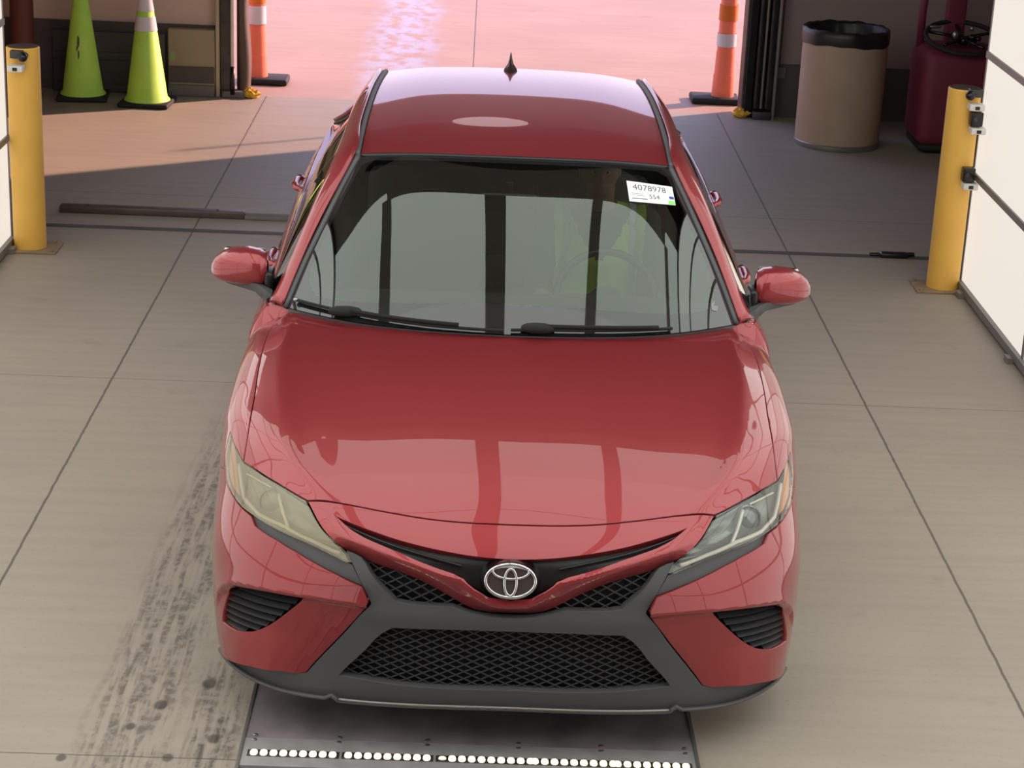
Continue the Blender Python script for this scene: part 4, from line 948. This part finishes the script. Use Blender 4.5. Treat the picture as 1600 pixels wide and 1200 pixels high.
# label on the glass
lw = panel('window_label', WS, [(1.854, 3.417), (2.80, 3.27), (2.70, 2.714), (1.794, 2.814)], M['sticker'], ws, off=.0015, rim=False, rnd=0, h=.2); lw['label'] = 'white paper label 4078978'
def uvlab(s, t_):
    a, b_, c, d = [np.array(p) for p in [(1.854, 3.417), (2.80, 3.27), (2.70, 2.714), (1.794, 2.814)]]; return (a*(1-s)+b_*s)*(1-t_)+(d*(1-s)+c*s)*t_
def text_on_label(txt, s0, t0, hgt, m, asp):
    cu = bpy.data.curves.new('txt', 'FONT'); cu.body = txt; cu.size = 1; cu.resolution_u = 3
    o = bpy.data.objects.new('txt', cu); COL.objects.link(o); dg = bpy.context.evaluated_depsgraph_get(); dg.update()
    me = bpy.data.meshes.new_from_object(o.evaluated_get(dg)); bpy.data.objects.remove(o, do_unlink=True)
    vs = np.array([v.co[:] for v in me.vertices]); fs = [tuple(p.vertices) for p in me.polygons]
    q = [uvlab(s0+x*hgt*asp, t0-y*hgt) for x, y, _ in vs]
    X = WS.Q(np.array([a[0] for a in q]), np.array([a[1] for a in q]), +.0021)
    return obj('label_print', X, fs, m, lw)
text_on_label('4078978', .10, .42, .42, M['ink'], .50); text_on_label('554', .42, .80, .32, M['ink'], .50)
for s0, s1, t0, t1, m in ((.06, .38, .82, .86, 'ink'), (.06, .30, .60, .62, 'frame'), (.06, .34, .68, .70, 'frame'), (.84, .99, .80, .98, 'inkgreen'), (.88, .985, .58, .72, 'inkblue')):
    q = [uvlab(a, b_) for a, b_ in ((s0, t0), (s1, t0), (s1, t1), (s0, t1))]; X = WS.Q(np.array([a[0] for a in q]), np.array([a[1] for a in q]), +.0021); obj('label_print', X, [(0, 1, 2, 3)], M[m], lw)
q = [(2.72, .32), (2.78, .42), (2.70, .45), (2.76, .56), (2.66, .50), (2.64, .36)]; X = WS.Q(np.array([a[0] for a in q]), np.array([a[1] for a in q]), .0012); obj('glass_scrape', X, [(0, 1, 2, 3, 4, 5)], M['frame'], ws)

# door mirrors
for s_ in (1, -1):
    mr = empty('door_mirror', (0, 0, 0), car)
    t = MB(); n = 32; secs = [(.868, 1.045, .030, .030), (.872, 1.045, .060, .052), (.895, 1.047, .072, .062), (.94, 1.047, .078, .066), (.99, 1.044, .076, .062), (1.03, 1.038, .066, .053), (1.058, 1.030, .048, .038), (1.072, 1.024, .024, .020), (1.076, 1.022, .004, .004)]
    V = []
    for x, zc, ry, rz in secs:
        for k in range(n):
            a = 2*math.pi*k/n; ca, sa = math.cos(a), math.sin(a); V.append((s_*x, 1.62+(x-.87)*.30+ry*math.copysign(abs(ca)**.7, ca), zc+rz*math.copysign(abs(sa)**.75, sa)))
    t.add(V, [(i*n+k, i*n+(k+1) % n, (i+1)*n+(k+1) % n, (i+1)*n+k) for i in range(len(secs)-1) for k in range(n)]+[tuple(range(n))]); t.build('mirror_cap', M['paint'], mr, smooth=True)
    t = MB(); t.rbox(min(s_*.885, s_*1.035), max(s_*.885, s_*1.035), 1.69, 1.725, .995, 1.095, .015); t.build('mirror_glass', M['chrome'], mr, auto=50)
    t = MB(); V = []
    for x, z0, z1, y0, y1 in ((.842, .925, .985, 1.50, 1.60), (.862, .935, .995, 1.51, 1.63), (.880, .955, 1.0, 1.54, 1.66), (.905, .972, 1.005, 1.56, 1.68), (.95, .975, 1.0, 1.59, 1.69), (1.01, .982, 1.0, 1.62, 1.69), (1.04, .99, 1.0, 1.64, 1.68)):
        V += [(s_*x, y0, z1), (s_*x, y0+.01, z0), (s_*x, y1-.01, z0), (s_*x, y1, z1)]
    t.add(V, [(4*i+k, 4*i+(k+1) % 4, 4*i+4+(k+1) % 4, 4*i+4+k) for i in range(6) for k in range(4)]+[(0, 1, 2, 3), (24, 25, 26, 27)]); t.build('mirror_arm', M['gray'], mr, auto=50)
    t = MB(); t.rbox(min(s_*.845, s_*.875), max(s_*.845, s_*.875), 1.56, 1.66, .955, 1.045, .01); t.build('mirror_mount', M['black'], mr, auto=50)

# wheels
def wheel(x, y, s_):
    w = empty('wheel', (x, y, .335), car); Rm = Matrix.Rotation(s_*math.pi/2, 4, 'Y')
    t = MB(); t.lathe([(.225, -.10), (.30, -.118), (.325, -.10), (.335, -.085), (.335, .085), (.325, .10), (.30, .118), (.225, .10)], 56, Rm, close=False); t.build('tire', M['rubber'], w, auto=50)
    t = MB(); t.lathe([(.232, .098), (.226, .104), (.222, .09), (.215, .0), (.222, -.095)], 56, Rm, close=False)
    for k in range(5):
        for d in (-.16, .16):
            a = 2*math.pi*k/5; b_ = a+d; t.tube([tuple(Rm@Vector((.05*math.cos(a), .05*math.sin(a), .085))), tuple(Rm@Vector((.14*math.cos(a+d*.6), .14*math.sin(a+d*.6), .092))), tuple(Rm@Vector((.222*math.cos(b_), .222*math.sin(b_), .088)))], [.02, .014, .016], 8)
    t.lathe([(.001, .098), (.03, .098), (.062, .085), (.062, .05)], 24, Rm, close=False); t.build('rim', M['satin'], w, auto=50)
    t = MB(); t.lathe([(.15, .02), (.15, .04), (.04, .04)], 32, Rm, close=False); t.build('brake_disc', M['steel'], w, auto=50)
for y in (.985, 3.805):
    for s_ in (1, -1): wheel(s_*.79, y, s_)

# interior
t = MB(); V, F = loft([(-.72, 1.40, .955), (-.4, 1.24, .965), (0, 1.19, .965), (.4, 1.24, .965), (.72, 1.40, .955)], [(-.74, 1.78, .93), (-.4, 1.76, .945), (0, 1.78, .94), (.4, 1.73, .965), (.74, 1.78, .93)], 6, .01, (0, 0, 1), 4); t.add(V, F)
V, F = loft([(-.74, 1.78, .93), (-.4, 1.76, .945), (0, 1.78, .94), (.4, 1.73, .965), (.74, 1.78, .93)], [(-.74, 1.72, .5), (-.4, 1.70, .5), (0, 1.70, .5), (.4, 1.70, .5), (.74, 1.72, .5)], 4, 0, None, 4); t.add(V, F)
t.build('dashboard', M['interior'], car, smooth=True)
t = MB(); t.rbox(-.13, .13, 1.7, 3.1, .30, .58, .03); t.box(-.80, .80, 1.4, 4.0, .30, .34); t.rbox(-.82, -.77, 1.45, 4.0, .34, .93, .01); t.rbox(.77, .82, 1.45, 4.0, .34, .93, .01); t.rbox(-.75, .75, 3.95, 4.2, .34, 1.06, .03); t.build('cabin_lining', M['interior'], car, auto=50)
rp_ = RS.Q(*np.meshgrid(np.linspace(-2.9, 2.9, 20), np.linspace(.3, 3.95, 16)), -.035)
obj('headliner', rp_.reshape(-1, 3), [(j*20+i, j*20+i+1, (j+1)*20+i+1, (j+1)*20+i) for j in range(15) for i in range(19)], M['seat'], car, True)
for x in (-.36, .36):
    s0 = empty('front_seat', (x, 2.75, .30), car)
    t = MB(); t.rbox(-.25, .25, -.28, .26, .06, .24, .05); t.build('seat_cushion', M['seat'], s0, auto=60)
    t = MB(); t.rbox(-.24, .24, -.06, .06, -.02, .62, .05, Matrix.Translation((0, .24, .18))@Matrix.Rotation(math.radians(-18), 4, 'X')); t.build('backrest', M['seat'], s0, auto=60)
    t = MB(); t.rbox(-.13, .13, -.045, .045, 0, .17, .035, Matrix.Translation((0, .43, .83))@Matrix.Rotation(math.radians(-8), 4, 'X')); t.build('headrest', M['seat'], s0, auto=60)
t = MB(); t.rbox(-.62, .62, 3.2, 3.75, .36, .55, .05); t.rbox(-.62, .62, -.06, .06, 0, .58, .05, Matrix.Translation((0, 3.78, .5))@Matrix.Rotation(math.radians(-20), 4, 'X')); t.build('rear_seat', M['seat'], car, auto=60)
t = MB(); t.rbox(-.11, .11, -.02, .015, -.035, .035, .012, Matrix.Translation((-.02, 1.86, 1.262))); t.tube([(-.02, 1.87, 1.29), (-.02, 1.86, 1.335)], .012); t.build('interior_mirror', M['black'], car, auto=50)
sw = empty('steering_wheel', (.36, 1.985, .865), car); Rw = Matrix.Rotation(math.radians(-26), 4, 'X')    # plane faces the driver
t = MB(); t.tube([tuple(Rw@Vector((.185*math.cos(a), 0, .185*math.sin(a)))) for a in np.linspace(0, 2*math.pi, 48, endpoint=False)], .015, 10, closed=True); t.build('rim', M['black'], sw, smooth=True)
t = MB(); t.ball((0, 0, 0), .065, .03, .055)
for a in (0, math.pi, -math.pi/2): t.tube([tuple(Rw@Vector((.04*math.cos(a), -.005, .04*math.sin(a)))), tuple(Rw@Vector((.18*math.cos(a), 0, .18*math.sin(a))))], .013, 8)
t.tube([(0, -.02, 0), (0, -.28, -.1)], .03); t.build('hub', M['interior'], sw, smooth=True)

# ------------------------------------------------------------------ the driver
def remeshed(mb, vox, smooth_it=4):
    o = mb.build('tmp', M['skin']); r_ = o.modifiers.new('r', 'REMESH'); r_.mode = 'VOXEL'; r_.voxel_size = vox; sm_ = o.modifiers.new('s', 'SMOOTH'); sm_.iterations = smooth_it; sm_.factor = .5
    dg = bpy.context.evaluated_depsgraph_get(); dg.update(); me = bpy.data.meshes.new_from_object(o.evaluated_get(dg)); bpy.data.objects.remove(o, do_unlink=True); me.shade_smooth(); return me
DX, DY = .36, 2.60
per = empty('person', (DX, DY+.08, .54), None, 'driver in a lime hi-vis vest with grey reflective stripes behind the steering wheel', 'person')
def loc(p): return (p[0]-DX, p[1]-DY-.08, p[2]-.54)
t = MB()
def limb(ps, rs): t.tube([loc(p) for p in ps], rs, 14)
def bl(c, a, b_, d, p=1.0): t.ball(loc(c), a, b_, d, 22, 14, p)
bl((DX, DY+.08, .60), .175, .13, .12); limb([(DX, DY+.08, .60), (DX, DY+.07, .75), (DX, DY+.03, .90), (DX, DY+.02, 1.0)], [.15, .15, .16, .12]); bl((DX, DY+.03, .93), .19, .115, .13); bl((DX, DY+.03, 1.02), .19, .08, .055)
limb([(DX, DY+.03, 1.02), (DX, DY+.005, 1.11), (DX, DY-.01, 1.16)], [.062, .056, .056])
HC = (DX-.01, DY-.02, 1.225); bl(HC, .075, .092, .105); bl((HC[0], HC[1]-.05, HC[2]-.055), .050, .045, .045); bl((HC[0], HC[1]-.02, HC[2]+.04), .073, .088, .07)
limb([(HC[0], HC[1]-.085, HC[2]+.02), (HC[0], HC[1]-.105, HC[2]-.018)], [.010, .015]); limb([(HC[0]-.03, HC[1]-.088, HC[2]+.03), (HC[0]+.03, HC[1]-.088, HC[2]+.03)], [.012, .012])
for s_ in (-1, 1): bl((HC[0]+s_*.077, HC[1]+.005, HC[2]), .010, .022, .03)
limb([(HC[0]-.024, HC[1]-.086, HC[2]-.05), (HC[0], HC[1]-.092, HC[2]-.05), (HC[0]+.024, HC[1]-.086, HC[2]-.05)], [.006, .009, .006])
hands = []
for s_ in (-1, 1):
    sh_ = (DX+s_*.185, DY+.02, 1.005); el = (DX+s_*.25, DY-.16, .76); ang = math.radians(90-s_*98); q = Rw@Vector((.185*math.cos(ang), 0, .185*math.sin(ang))); gp = Vector((.36, 1.985, .865))+q
    wr = (gp.x+s_*.012, gp.y+.085, gp.z-.035)
    bl(sh_, .062, .06, .06); limb([sh_, tuple((Vector(sh_)+Vector(el))/2), el], [.056, .050, .042]); limb([el, tuple((Vector(el)*.6+Vector(wr)*.4)), wr], [.043, .040, .026])
    limb([wr, tuple(gp+Vector((s_*.006, .045, -.008))), tuple(gp+Vector((0, .022, .004)))], [.027, .035, .030])
    tang = (Rw@Vector((-math.sin(ang), 0, math.cos(ang)))).normalized(); outw = q.normalized(); fwd = Vector((0, -1, -.2)).normalized()
    for i, (o_, ln) in enumerate(((-.030, .9), (-.010, 1.0), (.010, .95), (.030, .8))):
        b0 = gp+tang*o_+Vector((0, .022, .008)); limb([tuple(b0), tuple(b0+outw*.024*ln-Vector((0, .018, 0))), tuple(gp+tang*o_+outw*.018*ln-Vector((0, .030, 0))), tuple(gp+tang*o_-outw*.008-Vector((0, .030, 0)))], [.0095, .009, .0085, .0075])
    b0 = gp-tang*.0*s_-outw*.012+Vector((0, .03, 0)); limb([tuple(b0), tuple(b0-outw*.018-Vector((0, .03, 0))+tang*.02), tuple(gp-outw*.014-Vector((0, .022, 0))+tang*.038)], [.012, .010, .0085])
    hip = (DX+s_*.09, DY+.02, .59); kn = (DX+s_*.15, DY-.42, .66); an = (DX+s_*.12, DY-.72, .38)
    limb([hip, tuple((Vector(hip)+Vector(kn))/2), kn], [.085, .075, .056]); limb([kn, tuple(Vector(kn)*.6+Vector(an)*.4), an], [.056, .055, .038]); limb([an, (an[0], an[1]-.15, an[2]-.0)], [.042, .032])
me = remeshed(t, .0065, 3); me.materials.append(M['skin']); body = bpy.data.objects.new('body', me); COL.objects.link(body); body.parent = per
# clothes follow the body: offset copies of parts of it
def cloth(name, m, cond, off_):
    bm = bmesh.new(); bm.from_mesh(me); bm.normal_update()
    kill = [f_ for f_ in bm.faces if not cond(f_.calc_center_median()+Vector((DX, DY+.08, .54)))]
    bmesh.ops.delete(bm, geom=kill, context='FACES')
    for v in bm.verts: v.co += v.normal*off_
    m2 = bpy.data.meshes.new(name); bm.to_mesh(m2); bm.free(); m2.materials.clear(); m2.materials.append(m); m2.shade_smooth()
    o = bpy.data.objects.new(name, m2); COL.objects.link(o); o.parent = per; return o
hz = lambda p: p.z > 1.10
def inarm(p): return abs(p.x-DX) > .195 or (p.y < DY-.14 and p.z > .72)
cloth('shirt', M['shirt'], lambda p: .60 < p.z < 1.065 and not (p.y < DY-.33) and not (p.z < .72 and p.y < DY-.1), .006)
cloth('trousers', M['trousers'], lambda p: p.z < .62 or (p.y < DY-.08 and p.z < .74 and abs(p.x-DX) < .24), .008)
def vcond(p):
    if not (.66 < p.z < 1.075) or abs(p.x-DX) > .185 or p.y < DY-.14: return False
    if p.y < DY and p.z > .88: return abs(p.x-DX) > (p.z-.86)*.62+.0     # V neck
    return True
ve = cloth('vest', M['vest'], vcond, .016)
def tcond(p): return vcond(p) and .115 < abs(p.x-DX) < .150
st_ = cloth('reflective_stripe', M['vestlining'], tcond, .020); st_.parent = ve
cloth('hair', M['hair'], lambda p: p.z > 1.262+(DY-p.y-.02)*.25 and p.z > 1.20, .008)
for s_ in (-1, 1):
    for nm, rr, yy, mm in (('eye', .0105, -.086, M['white']), ('iris', .005, -.0945, M['black'])):
        t = MB(); t.ball(loc((HC[0]+s_*.027, HC[1]+yy, HC[2]+.012)), rr, rr*.8, rr*.8, 12, 8); t.build(nm, mm, per, smooth=True)
